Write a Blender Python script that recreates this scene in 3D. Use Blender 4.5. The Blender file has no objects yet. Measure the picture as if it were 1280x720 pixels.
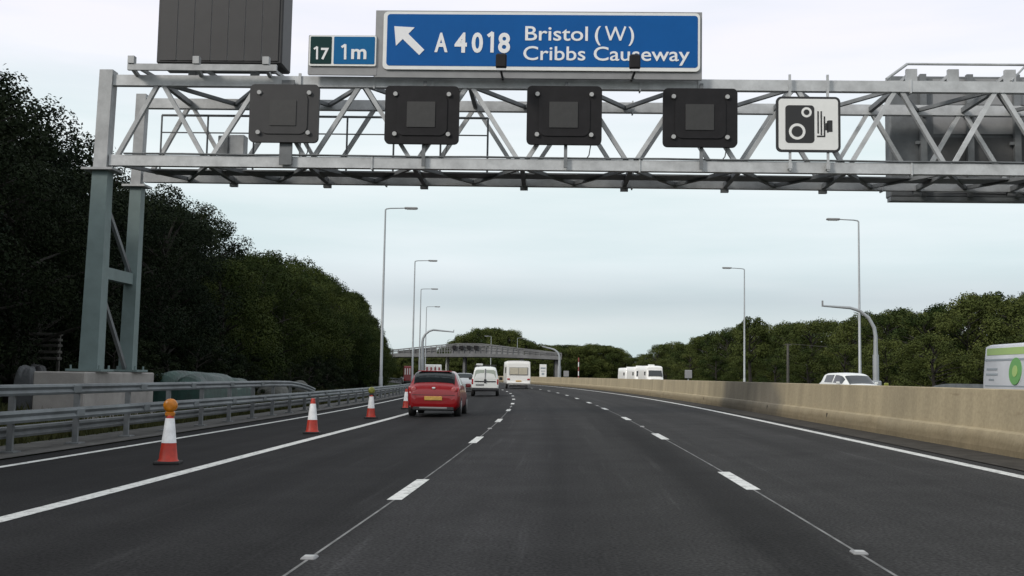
import bpy, math, random
from mathutils import Vector, Matrix
random.seed(7)
sc = bpy.context.scene
col = sc.collection
PI = math.pi
R = math.radians

# ---------------------------------------------------------------- camera fit
F, CH, PITCH, ROLL, YAW = 1333.0, 1.1985, 0.08208, 0.01763, 0.0586
K0, K1, SUP = 0.000809, 8.716e-6, 0.0237
SB = 120.0
def ray(px, py):
    x = (px-640)/F; y = -(py-360)/F
    c, s = math.cos(ROLL), math.sin(ROLL)
    x, y = c*x-s*y, s*x+c*y
    cp, sp = math.cos(PITCH), math.sin(PITCH)
    X, Y, Z = x, cp-y*sp, sp+y*cp
    cy, sy = math.cos(YAW), math.sin(YAW)
    return Vector((cy*X-sy*Y, sy*X+cy*Y, Z))
CAM = Vector((0, 0, CH))
FWD = Vector((-math.sin(YAW), math.cos(YAW), 0))
def V(px, py, d):
    r = ray(px, py)
    return CAM + r*(d/(r.dot(FWD)))
def proj(p):
    v = Vector(p)-CAM
    f0 = ray(640, 360); rx = (ray(641, 360)-f0)*F; ry = (ray(640, 359)-f0)*F
    fn = f0.normalized()
    z = v.dot(fn); x = v.dot(rx.normalized()); y = v.dot(ry.normalized())
    return (640+F*x/z, 360-F*y/z, z)
# ---------------------------------------------------------------- road frame
def cx(s):
    if s <= SB: return -(K0*s*s/2+K1*s**3/6)
    a = -(K0*SB*SB/2+K1*SB**3/6); th = K0*SB+K1*SB*SB/2; k = K0+K1*SB
    u = s-SB
    return a-th*u-k*u*u/2
def hd(s):
    if s <= SB: return K0*s+K1*s*s/2
    return K0*SB+K1*SB*SB/2+(K0+K1*SB)*(s-SB)
def zr(o):
    if o > 7.0: return 0.10+max(0, 1-(o-7)/0.8)*0.066
    if o < -9.6: return SUP*-9.6
    return SUP*o
def RP(s, o, z=0.0):
    t = hd(s)
    return Vector((cx(s)+o*math.cos(t), s+o*math.sin(t), zr(o)+z))
def SO(X, Y):
    s = Y; o = 0
    for _ in range(8):
        t = hd(s); o = (X-cx(s))/math.cos(t); s = Y-o*math.sin(t)
    return s, o
def G(px, py):
    r = ray(px, py); z = 0
    for _ in range(40):
        t = (z-CH)/r.z
        X, Y = r.x*t, r.y*t
        s, o = SO(X, Y); z = zr(o)
    return s, o

# ---------------------------------------------------------------- materials
def mat(name, base, rough=0.6, metal=0.0, var=0.0, scale=3.0, bump=0.0, bscale=40.0, spec=0.5, coat=0.0, emit=None, trans=0.0, stretch=None):
    m = bpy.data.materials.new(name); m.use_nodes = True
    nt = m.node_tree; b = nt.nodes['Principled BSDF']
    b.inputs['Base Color'].default_value = (*base, 1)
    b.inputs['Roughness'].default_value = rough
    b.inputs['Metallic'].default_value = metal
    b.inputs['Specular IOR Level'].default_value = spec
    b.inputs['Coat Weight'].default_value = coat
    b.inputs['Transmission Weight'].default_value = trans
    tc = nt.nodes.new('ShaderNodeTexCoord')
    src = tc.outputs['Object']
    if stretch:
        mp = nt.nodes.new('ShaderNodeMapping'); mp.inputs['Scale'].default_value = stretch
        nt.links.new(src, mp.inputs['Vector']); src = mp.outputs['Vector']
    if var > 0:
        n = nt.nodes.new('ShaderNodeTexNoise'); n.inputs['Scale'].default_value = scale; n.inputs['Detail'].default_value = 6
        n.inputs['Roughness'].default_value = 0.65
        nt.links.new(src, n.inputs['Vector'])
        r = nt.nodes.new('ShaderNodeValToRGB')
        r.color_ramp.elements[0].position = 0.3; r.color_ramp.elements[1].position = 0.7
        r.color_ramp.elements[0].color = (*[c*(1-var) for c in base], 1)
        r.color_ramp.elements[1].color = (*[min(1, c*(1+var)) for c in base], 1)
        nt.links.new(n.outputs['Fac'], r.inputs['Fac'])
        nt.links.new(r.outputs['Color'], b.inputs['Base Color'])
    if bump > 0:
        n2 = nt.nodes.new('ShaderNodeTexNoise'); n2.inputs['Scale'].default_value = bscale; n2.inputs['Detail'].default_value = 4
        nt.links.new(src, n2.inputs['Vector'])
        bp = nt.nodes.new('ShaderNodeBump'); bp.inputs['Strength'].default_value = bump; bp.inputs['Distance'].default_value = 0.02
        nt.links.new(n2.outputs['Fac'], bp.inputs['Height']); nt.links.new(bp.outputs['Normal'], b.inputs['Normal'])
    if emit:
        b.inputs['Emission Color'].default_value = (*emit[0], 1); b.inputs['Emission Strength'].default_value = emit[1]
    return m

M = {}
M['steel'] = mat('galvanised steel', (0.47, 0.48, 0.48), 0.55, 0.15, 0.22, 2.2, 0.05, 60)
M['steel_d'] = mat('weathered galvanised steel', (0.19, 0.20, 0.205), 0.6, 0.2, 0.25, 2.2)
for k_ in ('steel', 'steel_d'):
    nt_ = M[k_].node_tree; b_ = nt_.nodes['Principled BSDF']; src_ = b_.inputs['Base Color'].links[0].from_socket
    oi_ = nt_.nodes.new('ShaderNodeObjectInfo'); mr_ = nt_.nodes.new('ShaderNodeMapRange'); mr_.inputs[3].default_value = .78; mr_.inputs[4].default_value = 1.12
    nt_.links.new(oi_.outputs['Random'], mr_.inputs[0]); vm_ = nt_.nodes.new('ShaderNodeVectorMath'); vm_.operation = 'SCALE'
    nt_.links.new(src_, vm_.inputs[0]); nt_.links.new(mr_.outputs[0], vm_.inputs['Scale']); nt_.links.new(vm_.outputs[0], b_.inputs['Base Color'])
M['post'] = mat('grey green painted steel', (0.17, 0.225, 0.22), 0.6, 0.0, 0.15, 1.5)
M['rail'] = mat('dull galvanised barrier rail', (0.155, 0.170, 0.175), 0.6, 0.2, 0.35, 1.2)
M['lamp'] = mat('lamp column grey', (0.36, 0.38, 0.39), 0.5, 0.3, 0.12, 1.0)
M['conc'] = mat('plinth concrete', (0.32, 0.30, 0.28), 0.85, 0, 0.22, 1.3, 0.25, 25)
M['black'] = mat('matt black housing', (0.014, 0.013, 0.014), 0.6, 0, 0.25, 3, spec=.25)
M['blackg'] = mat('dark grey display window', (0.035, 0.034, 0.032), 0.5, 0, 0.15, 8)
M['vms'] = mat('dark grey message sign housing', (0.030, 0.029, 0.029), 0.55, 0, 0.15, 2)
M['blue'] = mat('motorway sign blue', (0.005, 0.095, 0.32), 0.5, 0, 0.06, 1.5, spec=.15)
M['blue2'] = mat('small sign blue', (0.006, 0.12, 0.30), 0.5, 0, 0.06, 1.5, spec=.15)
M['dgreen'] = mat('junction patch dark green', (0.006, 0.035, 0.035), 0.5, spec=.15)
M['white'] = mat('reflective white', (0.80, 0.80, 0.80), 0.45, 0, 0.04, 4)
M['signw'] = mat('sign face white', (0.78, 0.78, 0.75), 0.45, 0, 0.04, 4)
M['signback'] = mat('sign backing grey', (0.27, 0.27, 0.27), 0.55, 0.2, 0.12, 2)
M['lanternglass'] = mat('lantern glass', (0.42, 0.42, 0.41), 0.3)
M['glyph'] = mat('sign black', (0.02, 0.02, 0.02), 0.5)
M['orange'] = mat('amber lamp lens', (0.50, 0.17, 0.01), 0.3, 0, 0.3, 14)
M['redlens'] = mat('red lamp lens', (0.30, 0.02, 0.03), 0.25)
M['yellowlens'] = mat('yellow lamp lens', (0.20, 0.21, 0.03), 0.3)
M['conered'] = mat('cone red plastic', (0.42, 0.028, 0.012), 0.5, 0, 0.30, 7)
M['conewhite'] = mat('cone white sleeve', (0.68, 0.68, 0.68), 0.5, 0, 0.18, 9)
M['rubber'] = mat('black rubber', (0.018, 0.018, 0.018), 0.85)
M['carred'] = mat('red car paint', (0.25, 0.004, 0.007), 0.3, 0.0, coat=0.5)
M['carwhite'] = mat('white van paint', (0.76, 0.77, 0.74), 0.35, coat=0.3)
M['carwhite2'] = mat('white caravan skin', (0.85, 0.84, 0.80), 0.4, coat=0.2)
M['carsilver'] = mat('silver car paint', (0.50, 0.51, 0.52), 0.3, 0.5, coat=0.5)
M['glass'] = mat('dark car glass', (0.015, 0.02, 0.022), 0.08, spec=0.8)
M['glasspale'] = mat('glass with sky tone painted in', (0.36, 0.40, 0.34), 0.15, 0, 0.08, 3)  # pale green tone paints in the sky seen through the van windows
M['glassbeige'] = mat('beige blind behind glass', (0.50, 0.46, 0.36), 0.3, 0, 0.1, 5)
M['taillight'] = mat('red tail light', (0.35, 0.012, 0.015), 0.2, coat=0.5)
M['clearlight'] = mat('clear lamp glass', (0.6, 0.6, 0.6), 0.15)
M['plate'] = mat('yellow number plate', (0.55, 0.33, 0.08), 0.4, 0, 0.25, 14)
M['chrome'] = mat('chrome', (0.8, 0.8, 0.8), 0.15, 1.0)
M['trim'] = mat('black plastic trim', (0.025, 0.025, 0.027), 0.6)
M['taillens'] = mat('pale pink tail lens', (0.45, 0.10, 0.10), 0.2, coat=0.5)
M['tarp'] = mat('green tarpaulin', (0.006, 0.034, 0.026), 0.5, 0, 0.6, 2.2, 0.6, 4)
M['sack'] = mat('pale builders sack', (0.11, 0.115, 0.12), 0.7, 0, 0.3, 4, 0.5, 8)
M['rubble'] = mat('pale rubble', (0.10, 0.10, 0.09), 0.9, 0, 0.35, 4)
M['wood'] = mat('tarred pole', (0.09, 0.085, 0.075), 0.8, 0, 0.3, 4)
M['bridge'] = mat('bridge concrete', (0.17, 0.17, 0.17), 0.8, 0, 0.3, 0.4)
M['bridged'] = mat('dark parapet panel', (0.09, 0.09, 0.09), 0.8, 0, 0.3, 0.6)
M['pale'] = mat('pale concrete pier', (0.45, 0.45, 0.43), 0.8, 0, 0.15, 1)
M['green'] = mat('bright green livery', (0.13, 0.36, 0.09), 0.4)
M['lime'] = mat('lime livery band', (0.36, 0.52, 0.16), 0.4)
M['vanside'] = mat('pale grey livery', (0.58, 0.60, 0.63), 0.4, 0, 0.1, 0.8)
M['lettering'] = mat('grey faded lettering', (0.30, 0.34, 0.37), 0.5)
M['hivis'] = mat('red banded board', (0.30, 0.07, 0.07), 0.5)
M['bark'] = mat('bark', (0.022, 0.019, 0.015), 0.9, 0, 0.35, 6, 0.4, 12)
M['barkpale'] = mat('dead pale bark', (0.22, 0.19, 0.15), 0.9, 0, 0.3, 6)

def leafmat(name, c0, c1):
    m = bpy.data.materials.new(name); m.use_nodes = True
    nt = m.node_tree; b = nt.nodes['Principled BSDF']
    at = nt.nodes.new('ShaderNodeAttribute'); at.attribute_name = 'tone'
    oi = nt.nodes.new('ShaderNodeObjectInfo')
    mx = nt.nodes.new('ShaderNodeMix'); mx.data_type = 'RGBA'
    mx.inputs[6].default_value = (*c0, 1); mx.inputs[7].default_value = (*c1, 1)
    ad = nt.nodes.new('ShaderNodeMath'); ad.operation = 'MULTIPLY_ADD'
    nt.links.new(oi.outputs['Random'], ad.inputs[0]); ad.inputs[1].default_value = 0.55
    ml = nt.nodes.new('ShaderNodeMath'); ml.operation = 'MULTIPLY'; ml.inputs[1].default_value = 0.6
    nt.links.new(at.outputs['Fac'], ml.inputs[0]); nt.links.new(ml.outputs[0], ad.inputs[2])
    nt.links.new(ad.outputs[0], mx.inputs[0]); nt.links.new(mx.outputs[2], b.inputs['Base Color'])
    b.inputs['Roughness'].default_value = 0.8; b.inputs['Specular IOR Level'].default_value = 0.08
    return m
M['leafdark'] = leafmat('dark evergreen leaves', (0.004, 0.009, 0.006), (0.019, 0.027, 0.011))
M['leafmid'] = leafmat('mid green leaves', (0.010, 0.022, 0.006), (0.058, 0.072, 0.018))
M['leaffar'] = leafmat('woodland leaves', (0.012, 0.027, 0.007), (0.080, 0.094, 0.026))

def roadmat():
    m = bpy.data.materials.new('asphalt'); m.use_nodes = True
    nt = m.node_tree; L = nt.links; N = nt.nodes.new; b = nt.nodes['Principled BSDF']
    uv = N('ShaderNodeUVMap'); uv.uv_map = 'so'
    sep = N('ShaderNodeSeparateXYZ'); L.new(uv.outputs[0], sep.inputs[0])      # x = across metres, y = along
    mr = N('ShaderNodeMapRange'); mr.inputs[1].default_value = -10; mr.inputs[2].default_value = 10
    nz = N('ShaderNodeTexNoise'); nz.inputs['Scale'].default_value = 0.35; nz.inputs['Detail'].default_value = 3
    L.new(uv.outputs[0], nz.inputs['Vector'])
    sb = N('ShaderNodeMath'); sb.operation = 'MULTIPLY_ADD'; sb.inputs[1].default_value = 0.25; L.new(nz.outputs['Fac'], sb.inputs[0]); L.new(sep.outputs[0], sb.inputs[2])
    L.new(sb.outputs[0], mr.inputs[0])
    rp = N('ShaderNodeValToRGB'); L.new(mr.outputs[0], rp.inputs[0])
    els = [(-9, .016), (-5.2, .016), (-4.9, .018), (-4.1, .0215), (-3.3, .016), (-2.5, .0215), (-2.0, .018), (-1.66, .020), (-1.5, .028), (-.8, .032), (0, .0255), (.75, .032), (1.35, .027), (1.45, .019), (1.85, .021), (2.0, .032), (2.8, .038), (3.5, .031), (4.2, .038), (4.7, .035), (5.3, .040), (9, .036)]
    cr = rp.color_ramp
    while len(cr.elements) < len(els): cr.elements.new(0.5)
    for i, (o, v) in enumerate(els):
        cr.elements[i].position = (o+10)/20; cr.elements[i].color = (v, v*0.985, v*0.96 if o > 0 else v, 1)
    # wheel tracks and long streaks
    mp = N('ShaderNodeMapping'); mp.inputs['Scale'].default_value = (1.6, 0.03, 1); L.new(uv.outputs[0], mp.inputs['Vector'])
    n1 = N('ShaderNodeTexNoise'); n1.inputs['Scale'].default_value = 1.0; n1.inputs['Detail'].default_value = 5; L.new(mp.outputs[0], n1.inputs['Vector'])
    n2 = N('ShaderNodeTexNoise'); n2.inputs['Scale'].default_value = 0.8; n2.inputs['Detail'].default_value = 8; n2.inputs['Roughness'].default_value = .7; L.new(uv.outputs[0], n2.inputs['Vector'])
    n3 = N('ShaderNodeTexNoise'); n3.inputs['Scale'].default_value = 38; n3.inputs['Detail'].default_value = 3; L.new(uv.outputs[0], n3.inputs['Vector'])
    mp5 = N('ShaderNodeMapping'); mp5.inputs['Scale'].default_value = (7, 0.22, 1); L.new(uv.outputs[0], mp5.inputs['Vector'])
    n5 = N('ShaderNodeTexNoise'); n5.inputs['Scale'].default_value = 1; n5.inputs['Detail'].default_value = 4; L.new(mp5.outputs[0], n5.inputs['Vector'])
    def rng(src, lo, hi, a=.3, c=.7):
        r = N('ShaderNodeMapRange'); r.inputs[1].default_value = a; r.inputs[2].default_value = c; r.inputs[3].default_value = lo; r.inputs[4].default_value = hi
        L.new(src, r.inputs[0]); return r.outputs[0]
    def mul(a, c):
        x = N('ShaderNodeMath'); x.operation = 'MULTIPLY'; L.new(a, x.inputs[0]); L.new(c, x.inputs[1]); return x.outputs[0]
    f = mul(mul(mul(rng(n1.outputs['Fac'], .74, 1.24), rng(n2.outputs['Fac'], .78, 1.2)), rng(n3.outputs['Fac'], .45, 1.6)), rng(n5.outputs['Fac'], 1.0, 1.35, .60, .72))
    vm = N('ShaderNodeVectorMath'); vm.operation = 'SCALE'; L.new(rp.outputs['Color'], vm.inputs[0]); L.new(f, vm.inputs['Scale'])
    L.new(vm.outputs[0], b.inputs['Base Color'])
    b.inputs['Roughness'].default_value = 0.92; b.inputs['Specular IOR Level'].default_value = 0.12
    bp = N('ShaderNodeBump'); bp.inputs['Strength'].default_value = 0.5; bp.inputs['Distance'].default_value = 0.01
    L.new(n3.outputs['Fac'], bp.inputs['Height']); L.new(bp.outputs['Normal'], b.inputs['Normal'])
    return m
M['road'] = roadmat()

def paintmat():
    m = mat('thermoplastic road paint', (0.60, 0.60, 0.57), 0.7)
    nt = m.node_tree; b = nt.nodes['Principled BSDF']
    tc = nt.nodes.new('ShaderNodeTexCoord')
    n = nt.nodes.new('ShaderNodeTexNoise'); n.inputs['Scale'].default_value = 9; n.inputs['Detail'].default_value = 9; n.inputs['Roughness'].default_value = .75
    nt.links.new(tc.outputs['Object'], n.inputs['Vector'])
    r = nt.nodes.new('ShaderNodeValToRGB'); r.color_ramp.elements[0].position = .36; r.color_ramp.elements[1].position = .50
    r.color_ramp.elements[0].color = (.22, .22, .21, 1); r.color_ramp.elements[1].color = (.66, .66, .63, 1)
    nt.links.new(n.outputs['Fac'], r.inputs[0]); nt.links.new(r.outputs[0], b.inputs['Base Color'])
    return m
M['paint'] = paintmat()

def groundmat():
    m = bpy.data.materials.new('verge grass and soil'); m.use_nodes = True
    nt = m.node_tree; b = nt.nodes['Principled BSDF']; L = nt.links
    tc = nt.nodes.new('ShaderNodeTexCoord')
    n = nt.nodes.new('ShaderNodeTexNoise'); n.inputs['Scale'].default_value = 0.35; n.inputs['Detail'].default_value = 10; n.inputs['Roughness'].default_value = .7
    L.new(tc.outputs['Object'], n.inputs['Vector'])
    r = nt.nodes.new('ShaderNodeValToRGB'); e = r.color_ramp.elements
    e[0].position = .35; e[0].color = (.030, .040, .016, 1); e[1].position = .65; e[1].color = (.085, .085, .045, 1)
    e2 = r.color_ramp.elements.new(.5); e2.color = (.045, .060, .022, 1)
    L.new(n.outputs['Fac'], r.inputs[0]); L.new(r.outputs[0], b.inputs['Base Color'])
    b.inputs['Roughness'].default_value = .95; b.inputs['Specular IOR Level'].default_value = .1
    n2 = nt.nodes.new('ShaderNodeTexNoise'); n2.inputs['Scale'].default_value = 14; n2.inputs['Detail'].default_value = 5; L.new(tc.outputs['Object'], n2.inputs['Vector'])
    bp = nt.nodes.new('ShaderNodeBump'); bp.inputs['Strength'].default_value = 1; bp.inputs['Distance'].default_value = .08
    L.new(n2.outputs['Fac'], bp.inputs['Height']); L.new(bp.outputs['Normal'], b.inputs['Normal'])
    return m
M['ground'] = groundmat()
M['strip2'] = mat('dusty tarmac margin', (0.060, 0.055, 0.048), 0.95, 0, 0.3, 2.5, 0.3, 30, spec=.1)
M['strip'] = mat('dusty concrete margin', (0.075, 0.072, 0.066), 0.9, 0, 0.45, 2.5, 0.3, 30)

def barriermat():
    m = bpy.data.materials.new('buff slipformed concrete'); m.use_nodes = True
    nt = m.node_tree; b = nt.nodes['Principled BSDF']; L = nt.links; N = nt.nodes.new
    uv = N('ShaderNodeUVMap'); uv.uv_map = 'so'
    mp = N('ShaderNodeMapping'); mp.inputs['Scale'].default_value = (0.5, 0.10, 1); L.new(uv.outputs[0], mp.inputs[0])   # uv: x along, y up
    def noise(sc_, d, vec, rgh=.65):
        n = N('ShaderNodeTexNoise'); n.inputs['Scale'].default_value = sc_; n.inputs['Detail'].default_value = d; n.inputs['Roughness'].default_value = rgh; L.new(vec, n.inputs['Vector']); return n.outputs['Fac']
    big = noise(1.0, 5, mp.outputs[0])
    mp2 = N('ShaderNodeMapping'); mp2.inputs['Scale'].default_value = (1.6, 0.35, 1); L.new(uv.outputs[0], mp2.inputs[0])
    drip = noise(1.0, 6, mp2.outputs[0])
    fine = noise(14, 6, uv.outputs[0])
    r = N('ShaderNodeValToRGB'); r.color_ramp.elements[0].position = .38; r.color_ramp.elements[1].position = .62
    r.color_ramp.elements[0].color = (.36, .31, .212, 1); r.color_ramp.elements[1].color = (.44, .375, .252, 1)
    L.new(big, r.inputs[0])
    r2 = N('ShaderNodeValToRGB'); r2.color_ramp.elements[0].position = .3; r2.color_ramp.elements[1].position = .62
    r2.color_ramp.elements[0].color = (.84, .83, .82, 1); r2.color_ramp.elements[1].color = (1.05, 1.04, 1.03, 1); L.new(drip, r2.inputs[0])
    r3 = N('ShaderNodeValToRGB'); r3.color_ramp.elements[0].position = .3; r3.color_ramp.elements[1].position = .7
    r3.color_ramp.elements[0].color = (.86, .86, .86, 1); r3.color_ramp.elements[1].color = (1.1, 1.1, 1.1, 1); L.new(fine, r3.inputs[0])
    def mulc(a, c):
        x = N('ShaderNodeMix'); x.data_type = 'RGBA'; x.blend_type = 'MULTIPLY'; x.inputs[0].default_value = 1; L.new(a, x.inputs[6]); L.new(c, x.inputs[7]); return x.outputs[2]
    c = mulc(mulc(r.outputs[0], r2.outputs[0]), r3.outputs[0])
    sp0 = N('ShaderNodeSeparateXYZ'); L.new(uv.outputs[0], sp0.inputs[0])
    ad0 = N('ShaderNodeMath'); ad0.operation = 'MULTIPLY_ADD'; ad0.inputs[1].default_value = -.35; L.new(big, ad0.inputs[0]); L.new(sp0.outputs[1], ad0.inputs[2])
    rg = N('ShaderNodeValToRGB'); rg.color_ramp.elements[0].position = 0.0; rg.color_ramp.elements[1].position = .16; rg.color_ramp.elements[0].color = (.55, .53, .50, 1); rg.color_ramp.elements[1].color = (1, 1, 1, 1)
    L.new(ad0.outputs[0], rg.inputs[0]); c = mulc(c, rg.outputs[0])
    mp4 = N('ShaderNodeMapping'); mp4.inputs['Scale'].default_value = (.9, 7, 1); L.new(uv.outputs[0], mp4.inputs[0])
    sc4 = noise(1.0, 3, mp4.outputs[0]); rs4 = N('ShaderNodeValToRGB'); rs4.color_ramp.elements[0].position = .66; rs4.color_ramp.elements[1].position = .74; rs4.color_ramp.elements[0].color = (1, 1, 1, 1); rs4.color_ramp.elements[1].color = (.78, .76, .74, 1); L.new(sc4, rs4.inputs[0]); c = mulc(c, rs4.outputs[0])
    # one darker, greyer length of barrier with a slanted end
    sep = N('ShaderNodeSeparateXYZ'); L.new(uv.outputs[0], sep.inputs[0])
    a = N('ShaderNodeAttribute'); a.attribute_name = 'grey_len'
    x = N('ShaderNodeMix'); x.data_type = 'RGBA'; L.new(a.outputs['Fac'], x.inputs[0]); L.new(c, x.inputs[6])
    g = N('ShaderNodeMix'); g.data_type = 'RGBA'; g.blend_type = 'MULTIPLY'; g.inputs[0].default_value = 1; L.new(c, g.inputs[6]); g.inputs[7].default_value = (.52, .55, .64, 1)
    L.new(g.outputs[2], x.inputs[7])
    L.new(x.outputs[2], b.inputs['Base Color'])
    b.inputs['Roughness'].default_value = .9; b.inputs['Specular IOR Level'].default_value = .15
    bp = N('ShaderNodeBump'); bp.inputs['Strength'].default_value = .25; bp.inputs['Distance'].default_value = .02; L.new(fine, bp.inputs['Height']); L.new(bp.outputs['Normal'], b.inputs['Normal'])
    return m
M['barrier'] = barriermat()

# ---------------------------------------------------------------- mesh helpers
ROOTM = {}
class MB:
    def __init__(s): s.v = []; s.f = []; s.sm = []
    def add(s, vs, fs, smooth=False):
        k = len(s.v); s.v += [Vector(p) for p in vs]; s.f += [tuple(i+k for i in f) for f in fs]; s.sm += [smooth]*len(fs); return s
    def box(s, c, d, m=None):
        x, y, z = d[0]/2, d[1]/2, d[2]/2; c = Vector(c)
        vs = [Vector((a*x, b*y, e*z)) for a in (-1, 1) for b in (-1, 1) for e in (-1, 1)]
        vs = [(m @ p if m else p)+c for p in vs]
        return s.add(vs, [(0, 1, 3, 2), (4, 6, 7, 5), (0, 4, 5, 1), (2, 3, 7, 6), (0, 2, 6, 4), (1, 5, 7, 3)])
    def bevbox(s, c, d, b, m=None):
        """box with chamfered edges"""
        c = Vector(c); x, y, z = d[0]/2, d[1]/2, d[2]/2; b = min(b, x*.9, y*.9, z*.9); vs = []
        idx = {}
        for a in (-1, 1):
            for e in (-1, 1):
                for g in (-1, 1):
                    for ax in range(3):
                        p = [a*(x-b), e*(y-b), g*(z-b)]; p[ax] = (a*x, e*y, g*z)[ax]
                        idx[(a, e, g, ax)] = len(vs); q = Vector(p); vs.append((m @ q if m else q)+c)
        fs = []
        for ax in range(3):
            o = [i for i in range(3) if i != ax]
            for sg in (-1, 1):
                q = []
                for (u, w) in ((-1, -1), (1, -1), (1, 1), (-1, 1)):
                    k = [0, 0, 0]; k[ax] = sg; k[o[0]] = u; k[o[1]] = w; q.append(idx[(*k, ax)])
                fs.append(tuple(q if (sg > 0) == (ax != 1) else q[::-1]))
        for ax in range(3):
            o = [i for i in range(3) if i != ax]
            for u in (-1, 1):
                for w in (-1, 1):
                    k1 = [0, 0, 0]; k1[o[0]] = u; k1[o[1]] = w; k2 = list(k1); k1[ax] = -1; k2[ax] = 1
                    q = (idx[(*k1, o[0])], idx[(*k2, o[0])], idx[(*k2, o[1])], idx[(*k1, o[1])]); fs.append(q)
        for a in (-1, 1):
            for e in (-1, 1):
                for g in (-1, 1): fs.append((idx[(a, e, g, 0)], idx[(a, e, g, 1)], idx[(a, e, g, 2)]))
        return s.add(vs, fs)
    def bar(s, p, q, w, h=None, up=Vector((0, 0, 1))):
        p, q = Vector(p), Vector(q); h = h or w; d = (q-p).normalized()
        if abs(d.dot(up)) > .99: up = Vector((0, 1, 0))
        x = d.cross(up).normalized(); z = x.cross(d)
        vs = [e+x*(a*w/2)+z*(b*h/2) for e in (p, q) for (a, b) in ((-1, -1), (1, -1), (1, 1), (-1, 1))]
        return s.add(vs, [(0, 1, 2, 3), (7, 6, 5, 4), (0, 4, 5, 1), (1, 5, 6, 2), (2, 6, 7, 3), (3, 7, 4, 0)])
    def path(s, pts, rad, n=8, cap=True):
        pts = [Vector(p) for p in pts]; rad = rad if isinstance(rad, (list, tuple)) else [rad]*len(pts)
        rings = []; prev = None
        for i, p in enumerate(pts):
            d = (pts[min(i+1, len(pts)-1)]-pts[max(i-1, 0)]).normalized()
            a = prev if prev is not None else (Vector((1, 0, 0)) if abs(d.x) < .8 else Vector((0, 1, 0)))
            x = (a-d*a.dot(d)).normalized(); prev = x; y = d.cross(x)
            rings.append([p+(x*math.cos(2*PI*k/n)+y*math.sin(2*PI*k/n))*rad[i] for k in range(n)])
        vs = [q for r in rings for q in r]; fs = []
        for i in range(len(pts)-1):
            for k in range(n): fs.append((i*n+k, i*n+(k+1) % n, (i+1)*n+(k+1) % n, (i+1)*n+k))
        s.add(vs, fs, True)
        if cap: s.add(rings[0][::-1], [tuple(range(n))]); s.add(rings[-1], [tuple(range(n))])
        return s
    def lathe(s, prof, c=(0, 0, 0), n=20, m=None):
        c = Vector(c); vs = []; fs = []
        for (r, z) in prof:
            for k in range(n):
                p = Vector((r*math.cos(2*PI*k/n), r*math.sin(2*PI*k/n), z)); vs.append((m @ p if m else p)+c)
        for i in range(len(prof)-1):
            for k in range(n): fs.append((i*n+k, i*n+(k+1) % n, (i+1)*n+(k+1) % n, (i+1)*n+k))
        s.add(vs, fs, True); L = len(prof)-1
        s.add([vs[k] for k in range(n)][::-1], [tuple(range(n))]); s.add([vs[L*n+k] for k in range(n)], [tuple(range(n))])
        return s
    def prism(s, pts2, fr, t0, t1):
        """2-D outline (u,v) extruded along frame normal; fr=(origin,U,V,N)"""
        o, U, W, N = fr; n = len(pts2)
        a = [o+U*u+W*v+N*t0 for u, v in pts2]; b = [o+U*u+W*v+N*t1 for u, v in pts2]
        s.add(a+b, [tuple(range(n))[::-1], tuple(range(n, 2*n))]+[(i, (i+1) % n, n+(i+1) % n, n+i) for i in range(n)]); return s
    def build(s, name, m, parent=None, local=False):
        me = bpy.data.meshes.new(name); me.from_pydata([tuple(p) for p in s.v], [], s.f)
        me.polygons.foreach_set('use_smooth', s.sm)
        me.materials.append(m if not isinstance(m, str) else M[m])
        if parent is not None and not local: me.transform(TM(parent).inverted())
        me.validate(); me.update()
        bm_fix(me)
        o = bpy.data.objects.new(name, me); col.objects.link(o)
        if parent is not None: o.parent = parent; ROOTM[o.name] = TM(parent)
        return o
import bmesh
def bm_fix(me):
    if len(me.polygons) > 30000: return
    bm = bmesh.new(); bm.from_mesh(me); bmesh.ops.recalc_face_normals(bm, faces=bm.faces); bm.to_mesh(me); bm.free()
def TM(o): return ROOTM.get(o.name, Matrix.Identity(4))
def thing(name, label, cat, loc=(0, 0, 0), rz=0.0, group=None):
    o = bpy.data.objects.new(name, None); col.objects.link(o); o.empty_display_size = .2
    o.location = loc; o.rotation_euler = (0, 0, rz)
    ROOTM[o.name] = Matrix.Translation(Vector(loc)) @ Matrix.Rotation(rz, 4, 'Z')
    tag(o, label, cat, group); return o
def tag(o, label, cat, group=None):
    o['label'] = label; o['category'] = cat
    if group: o['group'] = group
    return o
def struct(o): o['kind'] = 'structure'; return o
KIDS = {}
def copy_tree(o, parent=None):
    c = o.copy(); col.objects.link(c)
    if parent is not None: c.parent = parent
    for ch in [x for x in ALLK(o)]: copy_tree(ch, c)
    return c
def ALLK(o): return [x for x in bpy.data.objects if x.parent is o]
def rrect(x0, y0, x1, y1, r, n=5):
    pts = []
    for (cx_, cy_, a) in ((x1-r, y0+r, -90), (x1-r, y1-r, 0), (x0+r, y1-r, 90), (x0+r, y0+r, 180)):
        for k in range(n+1): t = R(a+90*k/n); pts.append((cx_+r*math.cos(t), cy_+r*math.sin(t)))
    return pts
def circ(cx_, cy_, r, n=24): return [(cx_+r*math.cos(2*PI*k/n), cy_+r*math.sin(2*PI*k/n)) for k in range(n)]

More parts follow.
